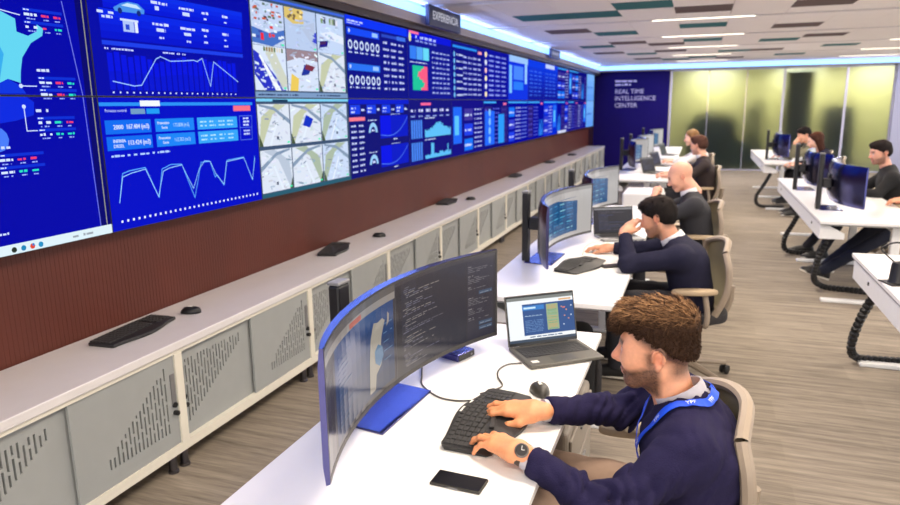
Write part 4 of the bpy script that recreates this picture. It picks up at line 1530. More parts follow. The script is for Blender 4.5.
# blurred furniture and wall panels behind the frosted glass
def behind():
    def blk(name, pts, y, d, label, cat, m):
        mb = MB().prism([(x, y, z) for x, z in pts], (0, d, 0), .03)
        tag(mb.build(name, m), label, cat)
    blk('dark_sofa', [(-.35, 0), (-.35, 1.05), (-.1, 1.42), (.35, 1.5), (.9, 1.36), (1.0, .75), (1.3, .55), (1.6, .8), (1.75, 0)], 20.5, .5, 'large dark sofa shape blurred behind the frosted glass', 'sofa', m_dkgreen)
    blk('dark_standing_screen', [(1.2, 0), (1.2, 1.5), (1.35, 1.75), (1.62, 1.8), (1.7, 0)], 21.2, .3, 'tall dark shape blurred behind the glass, left of the dark board', 'screen', m_dkgreen)
    blk('dark_board', [(2.05, 0), (2.05, 2.5), (2.72, 2.5), (2.72, 0)], 20.3, .12, 'dark full-height board behind the frosted glass partition', 'board', mat('dark_board', (22, 34, 48), .7, var=.1))
    blk('dark_locker', [(3.0, 0), (3.0, 1.5), (3.1, 1.65), (3.75, 1.6), (3.8, 0)], 20.5, .4, 'dark locker shape blurred behind the right glass pane', 'cabinet', mat('dark_locker', (44, 48, 62), .7, var=.1))
behind()

# ------------------------------------------------------------------ office chairs
def make_chair():
    """local: sitter faces -x; origin on the floor under the column"""
    r = empty('office_chair')
    r['category'] = 'chair'
    for k in range(5):
        a = 2 * PI * k / 5 + .3
        ca, sa = math.cos(a), math.sin(a)
        sp = MB().tube([(.03 * ca, .03 * sa, .12), (.16 * ca, .16 * sa, .10), (.30 * ca, .30 * sa, .075)], [.026, .021, .016], 8)
        leg = sp.build('base_spoke', m_chairf, r, True)
        c = MB()
        for s in (-1, 1):
            M = Matrix.Translation((.30 * ca, .30 * sa, .03)) @ Matrix.Rotation(a + .5, 4, 'Z') @ Matrix.Translation((0, s * .016, 0)) @ Matrix.Rotation(PI / 2, 4, 'X')
            c.lathe([(.022, -.01), (.030, -.006), (.030, .006), (.022, .01)], (0, 0, 0), 14, M)
        c.cyl((.30 * ca, .30 * sa, .03), (.30 * ca, .30 * sa, .075), .008, 8)
        c.build('caster', m_black, leg, True)
    MB().lathe([(.035, .09), (.035, .2), (.024, .2), (.024, .40)], (0, 0, 0), 16).build('gas_column', m_black, r, True)
    MB().box(-.13, -.10, .38, .14, .10, .43, .015).build('mechanism', m_black, r)
    # seat cushion: rounded, waterfall front
    pts = []
    n = 32
    for i in range(n):
        a = 2 * PI * i / n
        c, s = math.cos(a), math.sin(a)
        e = 2 / 3.2
        pts.append((-.02 + .245 * math.copysign(abs(c) ** e, c), .255 * math.copysign(abs(s) ** e, s), .43))
    MB().prism(pts, (0, 0, .065), .022).build('seat', m_seat, r, True)
    # backrest: curved frame with mesh
    def bp(u, v):
        """u -1..1 across, v 0..1 up"""
        w_ = .225 + .03 * math.sin(v * PI) - .05 * max(0, v - .75) / .25
        x = .165 + .075 * v + .03 * math.sin(v * PI * 1.3) - .06 * u * u
        return Vector((x, u * w_, .48 + .43 * v))
    ring = []
    N = 12
    for i in range(N): ring.append(bp(-1 + 2 * i / N, 1 - .10 * abs(-1 + 2 * i / N) ** 3))
    for i in range(N): ring.append(bp(1, .90 - .90 * i / N))
    for i in range(N): ring.append(bp(1 - 2 * i / N, .0))
    for i in range(N + 1): ring.append(bp(-1, .90 * i / N))
    MB().tube(ring, .017, 8, False, flat=(1.2, 1)).build('back_frame', m_chairf, r, True)
    g = MB(); bm = g.bm
    G = [[bm.verts.new(bp(-.98 + 1.96 * i / 14, .01 + (.985 - .10 * abs(-1 + 2 * i / 14) ** 3) * j / 12)) for i in range(15)] for j in range(13)]
    for j in range(12):
        for i in range(14):
            bm.faces.new((G[j][i], G[j][i + 1], G[j + 1][i + 1], G[j + 1][i]))
    o = g.build('back_mesh', m_mesh, r, True)
    MB().tube(crom([(.10, 0, .41), (.20, 0, .42), (.250, 0, .50), (.262, 0, .62)], 6), [.026] * 19, 10).build('back_support', m_chairf, r, True)
    for s in (-1, 1):
        a = MB().tube(crom([(.05, s * .19, .42), (.05, s * .27, .44), (.05, s * .285, .52), (.03, s * .285, .635)], 6), .017, 8).build('arm_post', m_chairf, r, True)
        p = []
        for i in range(20):
            t = 2 * PI * i / 20
            p.append((-.03 + .135 * math.cos(t), s * .285 + .045 * math.sin(t), .635))
        MB().prism(p, (0, 0, .030), .010).build('arm_pad', mat('arm_pad', (170, 150, 122), .55, var=.05), r, True)
    return r
CHAIR = make_chair()
_first = [True]
def chair(loc, rz, label):
    o = CHAIR if _first[0] else copy_tree(CHAIR)
    _first[0] = False
    place(o, (loc[0], loc[1], 0), rz, label, 'mesh office chairs')
    return o

# ------------------------------------------------------------------ bodies: blended tapered limbs turned into one skin
class Blob:
    def __init__(s):
        s.ops = []
        s.lo = np.array([1e9] * 3); s.hi = -s.lo
    def _ext(s, p, r):
        p = np.array(p, float)
        s.lo = np.minimum(s.lo, p - r); s.hi = np.maximum(s.hi, p + r)
    def cap(s, a, b, ra, rb=None, k=.02):
        rb = ra if rb is None else rb
        s._ext(a, ra); s._ext(b, rb)
        s.ops.append(('c', np.array(a, float), np.array(b, float), ra, rb, k)); return s
    def ell(s, c, r, k=.02, R=None):
        s._ext(c, max(r))
        s.ops.append(('e', np.array(c, float), np.array(r, float), np.eye(3) if R is None else np.array(R, float), k)); return s
    def subcap(s, a, b, ra, rb=None, k=.01):
        s.ops.append(('-c', np.array(a, float), np.array(b, float), ra, ra if rb is None else rb, k)); return s
    def subell(s, c, r, k=.01, R=None):
        s.ops.append(('-e', np.array(c, float), np.array(r, float), np.eye(3) if R is None else np.array(R, float), k)); return s
    def clip(s, p, n):
        n = np.array(n, float); n /= np.linalg.norm(n)
        s.ops.append(('p', np.array(p, float), n)); return s
    def fn(s, f):
        s.ops.append(('f', f)); return s
    def mesh(s, h, pad=.01):
        lo = s.lo - pad - 2 * h; hi = s.hi + pad + 2 * h
        n = np.ceil((hi - lo) / h).astype(int) + 1
        ax = [(lo[i] + h * np.arange(n[i])).astype(np.float32) for i in range(3)]
        D = np.full(tuple(n), 1.0, np.float32)
        def dist(op, X, Y, Z):
            if op[0].endswith('c'):
                a, b, ra, rb = op[1:5]
                d = b - a
                L = float(d @ d) or 1e-9
                t = np.clip(((X - a[0]) * d[0] + (Y - a[1]) * d[1] + (Z - a[2]) * d[2]) / L, 0, 1)
                q = np.sqrt((X - a[0] - t * d[0]) ** 2 + (Y - a[1] - t * d[1]) ** 2 + (Z - a[2] - t * d[2]) ** 2)
                return q - (ra + (rb - ra) * t)
            c, r, R = op[1:4]
            x, y, z = X - c[0], Y - c[1], Z - c[2]
            u = (R[0, 0] * x + R[1, 0] * y + R[2, 0] * z) / r[0]
            v = (R[0, 1] * x + R[1, 1] * y + R[2, 1] * z) / r[1]
            w_ = (R[0, 2] * x + R[1, 2] * y + R[2, 2] * z) / r[2]
            k0 = np.sqrt(u * u + v * v + w_ * w_)
            k1 = np.sqrt((u / r[0]) ** 2 + (v / r[1]) ** 2 + (w_ / r[2]) ** 2) + 1e-9
            return k0 * (k0 - 1) / k1
        for op in s.ops:
            t = op[0]
            if t == 'p':
                X, Y, Z = np.meshgrid(*ax, indexing='ij', sparse=True)
                D = np.maximum(D, (X - op[1][0]) * op[2][0] + (Y - op[1][1]) * op[2][1] + (Z - op[1][2]) * op[2][2])
                continue
            if t == 'f':
                X, Y, Z = np.meshgrid(*ax, indexing='ij', sparse=True)
                D = op[1](D, X, Y, Z).astype(np.float32)
                continue
            k = op[-1]
            if t.endswith('c'):
                bl = np.minimum(op[1] - op[3], op[2] - op[4]); bh = np.maximum(op[1] + op[3], op[2] + op[4])
            else:
                m = max(op[2]); bl = op[1] - m; bh = op[1] + m
            mg = k + 4 * h
            i0 = np.clip(np.floor((bl - mg - lo) / h).astype(int), 0, n - 1); i1 = np.clip(np.ceil((bh + mg - lo) / h).astype(int) + 1, 1, n)
            sl = tuple(slice(a, b) for a, b in zip(i0, i1))
            X, Y, Z = np.meshgrid(*[ax[i][sl[i]] for i in range(3)], indexing='ij', sparse=True)
            e = dist(op, X, Y, Z).astype(np.float32)
            d = D[sl]
            if t[0] == '-':
                e = -e
                hh = np.maximum(k - np.abs(d - e), 0) / max(k, 1e-6)
                D[sl] = np.maximum(d, e) + hh * hh * k * .25
            else:
                hh = np.maximum(k - np.abs(d - e), 0) / max(k, 1e-6)
                D[sl] = np.minimum(d, e) - hh * hh * k * .25
        return nets(D, lo, h)

def nets(Fd, o, h):
    s = Fd < 0
    c = np.zeros(tuple(np.array(Fd.shape) - 1), np.int8)
    offs = [(i, j, k) for i in (0, 1) for j in (0, 1) for k in (0, 1)]
    nx, ny, nz = c.shape
    for i, j, k in offs:
        c += s[i:i + nx, j:j + ny, k:k + nz]
    mask = (c > 0) & (c < 8)
    idx = -np.ones(c.shape, np.int64)
    n = int(mask.sum())
    idx[mask] = np.arange(n)
    I, J, K = np.nonzero(mask)
    acc = np.zeros((n, 3)); cnt = np.zeros(n)
    for a in offs:
        for ax in range(3):
            if a[ax]: continue
            b = list(a); b[ax] = 1
            fa = Fd[I + a[0], J + a[1], K + a[2]]; fb = Fd[I + b[0], J + b[1], K + b[2]]
            m = (fa < 0) != (fb < 0)
            t = fa[m] / (fa[m] - fb[m])
            p = np.tile(np.array(a, float), (m.sum(), 1)); p[:, ax] += t
            acc[m] += p; cnt[m] += 1
    V = o + h * (np.stack([I, J, K], 1) + acc / cnt[:, None])
    faces = []
    for ax in range(3):
        u, v = (ax + 1) % 3, (ax + 2) % 3
        sa = np.take(s, range(0, s.shape[ax] - 1), ax); sb = np.take(s, range(1, s.shape[ax]), ax)
        P = np.argwhere(sa != sb)
        ok = (P[:, u] >= 1) & (P[:, v] >= 1) & (P[:, u] < s.shape[u] - 1) & (P[:, v] < s.shape[v] - 1)
        P = P[ok]
        q = []
        for du, dv in ((-1, -1), (0, -1), (0, 0), (-1, 0)):
            w_ = P.copy(); w_[:, u] += du; w_[:, v] += dv
            q.append(idx[w_[:, 0], w_[:, 1], w_[:, 2]])
        q = np.stack(q, 1)
        ins = s[P[:, 0], P[:, 1], P[:, 2]]
        q[~ins] = q[~ins][:, ::-1]
        faces.append(q)
    return V, np.concatenate(faces)

def mesh_obj(name, parts, m, parent=None, relax=1):
    """parts: list of (V, F, colours or None) joined as one mesh"""
    Vs, Fs, Cs = [], [], []
    off = 0
    anyc = any(p[2] is not None for p in parts)
    for V, F, C in parts:
        for _ in range(relax):          # light smoothing
            acc = np.zeros_like(V); cnt = np.zeros(len(V))
            for a, b in ((0, 1), (1, 2), (2, 3), (3, 0)):
                np.add.at(acc, F[:, a], V[F[:, b]]); np.add.at(cnt, F[:, a], 1)
                np.add.at(acc, F[:, b], V[F[:, a]]); np.add.at(cnt, F[:, b], 1)
            V = V * .5 + .5 * acc / np.maximum(cnt, 1)[:, None]
        Vs.append(V); Fs.append(F + off); off += len(V)
        Cs.append(C if C is not None else np.ones((len(V), 3)))
    V = np.concatenate(Vs); F = np.concatenate(Fs)
    me = bpy.data.meshes.new(name)
    me.from_pydata(V.tolist(), [], F.tolist())
    me.polygons.foreach_set('use_smooth', [True] * len(me.polygons))
    if anyc:
        ca = me.color_attributes.new('Col', 'FLOAT_COLOR', 'POINT')
        C = np.concatenate([np.concatenate(Cs), np.ones((len(V), 1))], 1)
        ca.data.foreach_set('color', C.ravel().tolist())
    me.materials.append(m)
    o = bpy.data.objects.new(name, me)
    COL.objects.link(o)
    if parent: o.parent = parent
    return o

def frame(fwd, up=(0, 0, 1), roll=0.0):
    """rotation: local +x forward, +y left, +z up"""
    f = np.array(fwd, float); f /= np.linalg.norm(f)
    l = np.cross(up, f); l /= np.linalg.norm(l)
    u = np.cross(f, l)
    c, s = math.cos(roll), math.sin(roll)
    return np.stack([f, c * l + s * u, -s * l + c * u], 1)

def vnoise(V, sc, seed=0):
    """cheap smooth noise from sums of sines"""
    rn = np.random.RandomState(seed)
    out = np.zeros(len(V))
    for k in range(6):
        d = rn.normal(size=3); d /= np.linalg.norm(d)
        out += np.sin(V @ d * sc * (1 + .45 * k) + rn.uniform(0, 6.28)) / (1 + .45 * k)
    return out / 2.2

def head_blob(sc=1.0, female=False):
    b = Blob()
    b.ell((-.018, 0, .034), (.101, .077, .088), 0)
    b.ell((.030, 0, -.020), (.063, .062, .085), .04)
    b.cap((-.012, .048, -.055), (.052, .022, -.098), .020, .017, .03)
    b.cap((-.012, -.048, -.055), (.052, -.022, -.098), .020, .017, .03)
    b.ell((.066, 0, -.098), (.022, .026, .020), .025)
    for s in (1, -1):
        b.cap((.076, s * .010, .020), (.066, s * .048, .018), .012, .011, .018)
        b.ell((.058, s * .040, -.028), (.026, .022, .026), .03)
        b.subell((.097, s * .033, .001), (.015, .017, .012), .012)
        b.ell((.0755, s * .033, .0), (.0130, .0140, .0125), .002)
        b.cap((.086, s * .018, .0085), (.078, s * .046, .0075), .0045, .004, .004)
    b.cap((.089, 0, .008), (.111, 0, -.032), .0075, .0125, .014)
    for s in (1, -1):
        b.ell((.098, s * .013, -.038), (.011, .008, .008), .008)
    b.ell((.083, 0, -.064), (.014, .026, .0065), .008)
    b.ell((.081, 0, -.0745), (.014, .023, .0075), .006)
    b.subcap((.099, -.02, -.0690), (.099, .02, -.0690), .0028, .0028, .003)
    for s in (1, -1):     # ears: plate, rim, hollow, lobe, tragus
        b.ell((-.021, s * .0765, -.010), (.016, .006, .028), .006)
        pts = []
        for k in range(9):
            a = -.35 + k * (PI * 1.28) / 8
            pts.append((-.021 + .0165 * math.cos(a) - .004 * math.sin(a), s * (.084 + .003 * math.sin(a * .7)), -.004 + .027 * math.sin(a)))
        for p, q in zip(pts[:-1], pts[1:]):
            b.cap(p, q, .0048, .0048, .003)
        b.ell((-.017, s * .081, -.036), (.008, .006, .009), .005)
        b.subell((-.018, s * .0865, -.012), (.009, .008, .014), .003)
        b.ell((-.006, s * .079, -.012), (.005, .005, .008), .004)
    b.cap((-.030, 0, -.055), (-.058, 0, -.175), .055, .060, .03)
    if not female:
        b.cap((.028, 0, -.108), (.014, 0, -.126), .008, .008, .02)
    return b

def head_colours(L, st):
    """L: head-local points"""
    skin = np.array(lin(st['skin']))
    C = np.tile(skin, (len(L), 1))
    x, y, z = L[:, 0], L[:, 1], L[:, 2]
    def mix(w_, col, blend=1.0):
        w_ = np.clip(w_, 0, 1)[:, None] * blend
        C[:] = C * (1 - w_) + np.array(lin(col)) * w_
    red = tuple(min(255, v * k) for v, k in zip(st['skin'], (1.0, .82, .78)))
    mix(np.exp(-(((x - .105) / .02) ** 2 + (y / .02) ** 2 + ((z + .035) / .02) ** 2)), red, .6)
    mix(np.exp(-(((x + .018) / .02) ** 2 + ((np.abs(y) - .085) / .012) ** 2 + ((z + .012) / .03) ** 2)), red, .6)
    mix(((np.abs(z + .069) < .011) & (x > .078) & (np.abs(y) < .024)).astype(float), st.get('lip', (176, 108, 98)), .7)
    # eyes
    for s in (1, -1):
        d = np.sqrt((y - s * .033) ** 2 + (z) ** 2)
        front = x > .0795
        mix((front & (d < .0092)).astype(float), (225, 220, 215))
        mix((front & (d < .0050)).astype(float), (50, 34, 26))
        mix((x > .07) & (np.abs(y - s * .033) < .017) & (np.abs(z - .0095) < .0026), (60, 40, 34), .75)
        bw = np.exp(-((z - .0225 - .004 * np.cos((y - s * .033) / .02)) / .0045) ** 2) * (np.abs(np.abs(y) - .031) < .021) * (x > .055)
        mix(bw, st['hair'], .85)
    if st.get('beard', 0):
        lo = -.026 - .026 * np.clip(x / .075, 0, 1)
        w_ = np.clip((lo - z) / .018, 0, 1)
        w_ *= np.clip((x + .030) / .018, 0, 1) * np.clip((z + .142) / .02, 0, 1)
        side = np.exp(-((x - .004) / .013) ** 2) * np.clip((.012 - z) / .01, 0, 1) * np.clip((z + .08) / .02, 0, 1) * (np.abs(y) > .05)
        must = np.exp(-((z + .054) / .006) ** 2) * (x > .078) * (np.abs(y) < .032)
        w_ = np.maximum(np.maximum(w_, side * .8), must * .9)
        lip = (np.abs(z + .071) < .010) & (x > .080) & (np.abs(y) < .02)
        w_ = np.where(lip, 0, w_)
        w_ = w_ * (.72 + .28 * np.random.RandomState(3).rand(len(L)))
        mix(w_, st['beardcol'], st['beard'])
    if st.get('fade', 0):
        d = -.60 * x + .80 * z
        w_ = np.clip((d + .002) / .022, 0, 1) * np.clip((.2 - x) / .1, 0, 1)
        ear = np.exp(-(((x + .018) / .024) ** 2 + ((z + .014) / .034) ** 2)) * (np.abs(y) > .073)
        w_ = np.where(ear > .35, 0, w_)
        nape = np.clip((-.035 - x) / .03, 0, 1) * np.clip((z + .085) / .03, 0, 1)
        w_ = np.maximum(w_, nape * .9 * (np.abs(y) < .085))
        w_ = np.where(ear > .35, 0, w_)
        w_ = w_ * (.82 + .18 * np.random.RandomState(5).rand(len(L)))
        mix(w_, st.get('fadecol', st['hair']), st['fade'])
    return C

def hair_blob(style):
    b = Blob()
    if style == 'quiff':
        b.ell((-.018, 0, .038), (.1035, .0795, .090), 0)
        b.ell((-.052, 0, -.002), (.056, .073, .050), .03)
        b.clip((.0, 0, .030), (.42, 0, -.9))
        b.subell((-.014, .09, -.02), (.024, .03, .043), .006); b.subell((-.014, -.09, -.02), (.024, .03, .043), .006)
        b.ell((.026, 0, .103), (.078, .058, .034), .03)
        b.ell((.060, .004, .092), (.046, .050, .028), .03)
        b.ell((.096, .004, .068), (.029, .042, .022), .02)
        b.ell((-.055, 0, .092), (.058, .058, .040), .04)
        b.fn(lambda D, X, Y, Z: D + .0032 * np.sin(70 * Y + 25 * X + 8 * np.sin(40 * X)) * np.sin(30 * X - 60 * Y + 50 * Z) + .0018 * np.sin(210 * Y + 60 * X) * np.cos(90 * Z + 40 * X))
    elif style == 'short':
        b.ell((-.020, 0, .042), (.108, .084, .095), 0)
        b.ell((.045, 0, .092), (.055, .060, .032), .03)
        b.ell((-.058, 0, -.006), (.062, .076, .062), .03)
        b.clip((.0, 0, -.004), (.56, 0, -.82))
        b.subell((-.012, .09, -.02), (.022, .03, .04), .006); b.subell((-.012, -.09, -.02), (.022, .03, .04), .006)
        b.fn(lambda D, X, Y, Z: D + .003 * np.sin(70 * Y + 25 * X + 30 * Z) * np.sin(40 * X - 60 * Y + 50 * Z))
    elif style == 'crop':
        b.ell((-.020, 0, .039), (.104, .080, .091), 0)
        b.ell((-.056, 0, -.008), (.058, .072, .056), .03)
        b.clip((.0, 0, .022), (.56, 0, -.82))
        b.subell((-.012, .09, -.02), (.022, .03, .04), .006); b.subell((-.012, -.09, -.02), (.022, .03, .04), .006)
    else:   # long
        b.ell((-.022, 0, .044), (.110, .088, .096), 0)
        b.clip((.028, 0, .02), (.75, 0, -.5))
        for y in (-.06, -.025, .025, .06):
            b.cap((-.06, y, .0), (-.085 + .02 * abs(y) / .06, y * 1.25, -.20), .040, .026, .03)
        for s in (-1, 1):
            b.cap((-.01, s * .078, .02), (-.03, s * .085, -.17), .022, .018, .03)
        b.fn(lambda D, X, Y, Z: D + .004 * np.sin(90 * Y + 40 * X + 3 * np.sin(20 * Z)))
    return b

def strands(hs, n, seed, V, F, L=.022, flow=None):
    """thin tapered locks lying on a hair surface (local head coordinates)"""
    rn = np.random.RandomState(seed)
    fi = rn.choice(len(F), n)
    P = V[F[fi]].mean(1)
    e1 = V[F[fi][:, 1]] - V[F[fi][:, 0]]; e2 = V[F[fi][:, 3]] - V[F[fi][:, 0]]
    N = np.cross(e1, e2); N /= (np.linalg.norm(N, axis=1)[:, None] + 1e-9)
    outV, outF = [], []
    for p, nn in zip(P, N):
        d = np.array(flow(p)) + rn.normal(size=3) * .2
        d = d - nn * (d @ nn) * .85
        d /= np.linalg.norm(d) + 1e-9
        l = L * rn.uniform(.6, 1.3) * (.6 if p[0] > .085 else 1.0 if p[2] > .095 or p[0] > .06 else .45 if p[2] > .06 else .22)
        side = np.cross(d, nn); side /= np.linalg.norm(side) + 1e-9
        w_ = .0013 * rn.uniform(.7, 1.5)
        a = p - nn * .002
        m = p + d * l * .5 + nn * .0035
        t = p + d * l + nn * .0015
        k = len(outV)
        outV += [a + side * w_, a - side * w_, m + side * w_ * .8, m - side * w_ * .8, t, t + side * .0002, m + nn * w_, a + nn * w_]
        outF += [(k, k + 1, k + 3, k + 2), (k + 2, k + 3, k + 4, k + 5), (k, k + 2, k + 6, k + 7), (k + 1, k + 7, k + 6, k + 3)]
    return np.array(outV), np.array(outF)

def hand_blob(side, pose='type'):
    """palm down; local +x to fingertips, +z back of hand; thumb on +y for side=+1"""
    b = Blob()
    s = side
    b.cap((-.03, 0, 0), (.0, 0, 0), .0255, .026, .0)
    b.ell((.0, 0, -.001), (.035, .031, .021), .02)
    b.cap((.012, s * .018, -.002), (.080, s * .026, .004), .020, .013, .02)
    b.cap((.012, .0, .0), (.085, s * .006, .006), .020, .013, .02)
    b.cap((.012, -s * .012, -.001), (.080, -s * .014, .004), .019, .012, .02)
    b.cap((.010, -s * .022, -.003), (.070, -s * .031, -.001), .016, .011, .02)
    F = [((.082, s * .027, .006), (.043, .026, .022), .0096, s * .10), ((.088, s * .007, .008), (.048, .029, .023), .0098, s * .02),
         ((.082, -s * .014, .006), (.045, .027, .022), .0093, -s * .07), ((.071, -s * .031, .0), (.034, .021, .019), .0082, -s * .18)]
    angs = {'type': (.10, .62, .95), 'relax': (.2, .75, 1.1), 'fist': (.9, 2.2, 3.0), 'flat': (.05, .25, .4)}[pose]
    for i, (p, ln, r, sp) in enumerate(F):
        p = np.array(p, float)
        rr = r
        for j in range(3):
            a = angs[j] + (.12 * math.sin(i * 2.1 + j) if pose == 'type' else 0)
            d = np.array([math.cos(a) * math.cos(sp), math.sin(sp) * math.cos(a), -math.sin(a)])
            q = p + d * ln[j]
            b.cap(p, q, rr, rr * .9, .006 if j else .012)
            p = q; rr *= .9
    b.cap((.012, s * .026, -.006), (.040, s * .050, -.014), .0165, .0130, .018)
    b.cap((.040, s * .050, -.014), (.070, s * .054, -.020), .0122, .0110, .006)
    b.cap((.070, s * .054, -.020), (.094, s * .048, -.027), .0108, .0090, .005)
    return b

def xf(V, R, t):
    return V @ np.array(R).T + np.array(t)

m_skin = mat('skin', (210, 160, 135), .48, vcol=True, sss=.12, var=.06, scale=90, bump=.06, bscale=400)
m_hair = mat('hair', (90, 70, 50), .75, spec=.15, vcol=True, var=.25, scale=160, stretch=(1, .35, 1))

def person(P):
    """P: joints in world coordinates and clothing"""
    n_, np_ = np.array, np
    root = empty('person', (P['pelvis'][0], P['pelvis'][1], 0), 0, P['label'], 'person', 'people at the desks')
    off = np.array([P['pelvis'][0], P['pelvis'][1], 0.0])
    J = {k: (np.array(v, float) - off) for k, v in P.items() if k in ('pelvis', 'chest', 'neck', 'head', 'shL', 'shR', 'elL', 'elR', 'wrL', 'wrR', 'hipL', 'hipR', 'knL', 'knR', 'anL', 'anR')}
    hb, hh, hd = P.get('res', (.013, .0055, .0055))
    st = P['style']
    hs = P.get('hs', 1.0)
    parts = []
    # head
    RH = frame(P['hf'], P.get('hu', (0, 0, 1)), P.get('hroll', 0))
    V, F = head_blob(female=P.get('female', False)).mesh(hh)
    C = head_colours(V, st)
    parts.append((xf(V * hs, RH, J['head']), F, C))
    skin = np.array(lin(st['skin']))
    # hands
    for s, w_, e in ((1, 'wrL', 'elL'), (-1, 'wrR', 'elR')):
        hp = P['hand' + w_[-1]]
        V, F = hand_blob(-s, hp.get('pose', 'type')).mesh(hd)
        R = frame(hp['f'], hp.get('u', (0, 0, 1)), hp.get('roll', 0))
        parts.append((xf(V * P.get('handscale', 1.0), R, J[w_]), F, np.tile(skin * n_([1, .88, .70]), (len(V), 1)) if st.get('warmhands') else np.tile(skin, (len(V), 1))))
    lat = J['shL'] - J['shR']; lat = lat / np.linalg.norm(lat)
    fat = P.get('fat', 1.0)
    def torso(b, g, arms=True, legs=True):
        w1, w2 = .085 * fat, .095 * fat
        for s in (-1, 1):
            b.cap(J['pelvis'] + lat * s * w1, J['chest'] + lat * s * w2, .105 * fat + g, .112 * fat + g, .06)
        b.cap(J['pelvis'], J['chest'], .115 * fat + g, .12 * fat + g, .06)
        up = J['neck'] - J['chest']
        b.cap(J['chest'] + lat * .07, J['neck'] + lat * .05 - up * .32, .10 + g, .060 + g, .05)
        b.cap(J['chest'] - lat * .07, J['neck'] - lat * .05 - up * .32, .10 + g, .060 + g, .05)
        for s, k in ((1, 'L'), (-1, 'R')):
            b.cap(J['neck'] + lat * s * .03 - up * .12, J['sh' + k], .050 + g, .060 + g, .05)
            if arms:
                b.cap(J['sh' + k], J['el' + k], .060 * fat + g, .047 + g, .035)
                b.cap(J['el' + k], J['wr' + k], .047 + g, .031 + g, .02)
        return b
    b = Blob()
    torso(b, -.010)
    b.cap(J['neck'] - (J['neck'] - J['chest']) * .3, J['head'] + RH @ np.array([-.04, 0, -.11]), .055, .054, .03)
    for k in 'LR':
        b.cap(J['hip' + k], J['kn' + k], .075, .052, .04)
        b.cap(J['kn' + k], J['an' + k], .050, .036, .02)
    V, F = b.mesh(hb)
    parts.append((V, F, np.tile(skin, (len(V), 1))))
    mesh_obj('body', parts, m_skin, root)
    # jumper or jacket
    top = P['top']
    b = Blob()
    torso(b, .008)
    nd = J['neck'] - J['chest']; nd = nd / np.linalg.norm(nd)
    for k in 'LR':
        d = J['wr' + k] - J['el' + k]; d = d / np.linalg.norm(d)
        e = J['wr' + k] - d * P.get('cuff', .035)
        b.ops.append(('cut', e, d, .105))
    def cuts(D, X, Y, Z, ops=[o for o in b.ops if o[0] == 'cut']):
        for _, e, d, rad in ops:
            pl = (X - e[0]) * d[0] + (Y - e[1]) * d[1] + (Z - e[2]) * d[2]
            near = np.sqrt((X - e[0]) ** 2 + (Y - e[1]) ** 2 + (Z - e[2]) ** 2) < rad
            D = np.where(near, np.maximum(D, pl), D)
        return D
    b.ops = [o for o in b.ops if o[0] != 'cut']
    b.fn(cuts)
    hn = J['head'] + RH @ np.array([-.045, 0, -.12])
    na = J['head'] + RH @ np.array([-.03, 0, -.05]) - J['neck']; na = na / np.linalg.norm(na)
    b.cap(J['neck'] - na * .05, J['neck'] + na * .022, .084, .072, .035)
    b.subcap(J['neck'] - na * .03, J['neck'] + na * .10, .064, .088, .008)
    b.clip(J['pelvis'] - n_([0, 0, .10]), (0, 0, -1))
    fold = P.get('fold', .0035)
    els = [J['elL'], J['elR']]
    def wrinkle(D, X, Y, Z):
        w_ = .3
        for e in els:
            w_ = w_ + 1.3 * np.exp(-((X - e[0]) ** 2 + (Y - e[1]) ** 2 + (Z - e[2]) ** 2) / .014)
        q = 150 * X + 60 * Y - 45 * Z + 2.0 * np.sin(34 * Y + 30 * Z) + 1.3 * np.sin(55 * X - 20 * Z)
        q2 = 74 * Z - 62 * X + 30 * Y + 2 * np.sin(30 * X + 22 * Y)
        f = (1 - 2 * np.abs(np.sin(q * .5))) * .55 + (1 - 2 * np.abs(np.sin(q2 * .5))) * .55 + np.sin(33 * X + 20 * Y + 30 * Z) * .5
        return D + fold * w_ * f
    b.fn(wrinkle)
    V, F = b.mesh(P.get('rc', hb))
    mesh_obj(top['name'], [(V, F, None)], top['mat'], root)
    J['_top'] = (V, F)
    # cuffs of the shirt
    for k in 'LR':
        if P.get('cuffs', True):
            d = J['wr' + k] - J['el' + k]; d = d / np.linalg.norm(d)
            MB().tube([Vector(J['wr' + k] - d * (P.get('cuff', .035) + .02)), Vector(J['wr' + k] - d * (P.get('cuff', .035) - P.get('cuffshow', .012)))], [.036, .0355], 16).build('shirt_cuff', P['shirt'], root, True)
    # collar
    if P.get('collar', True):
        b = Blob()
        c0 = J['neck'] - na * .01
        c1 = J['neck'] + na * .058
        b.cap(c0 - na * .05, c1 + na * .06, .084, .068, 0)
        b.subcap(c0 - na * .09, c1 + na * .10, .080, .058, .002)
        ff = RH[:, 0]
        b.subcap(J['neck'] + ff * .085 - na * .03, J['neck'] + ff * .10 + na * .09, .006, .030, .004)
        ax = c1 - c0; ax = ax / np.linalg.norm(ax)
        b.clip(c1 + ax * .0, ax)
        b.clip(c0 - ax * .012, -ax)
        V, F = b.mesh(P.get('rcol', .006))
        mesh_obj('shirt_collar', [(V, F, None)], P['shirt'], root)
    # trousers
    b = Blob()
    for s, k in ((1, 'L'), (-1, 'R')):
        b.cap(J['hip' + k], J['kn' + k], .090 * fat, .066, .05)
        b.cap(J['kn' + k], J['an' + k], .064, .050, .03)
    b.cap(J['hipL'], J['hipR'], .10 * fat, .10 * fat, .05)
    b.cap(J['pelvis'] + lat * .07, J['pelvis'] - lat * .07, .108 * fat, .108 * fat, .05)
    for k in 'LR':
        b.clip(J['an' + k] - n_([0, 0, .005]), (0, 0, -1)) if J['an' + k][2] < .15 and abs(J['anL'][2] - J['anR'][2]) < .02 else None
    b.fn(lambda D, X, Y, Z: D + .003 * np.sin(50 * X + 30 * Z) * np.sin(40 * Y + 35 * Z))
    V, F = b.mesh(max(hb, .011))
    mesh_obj('trousers', [(V, F, None)], P['pants'], root)
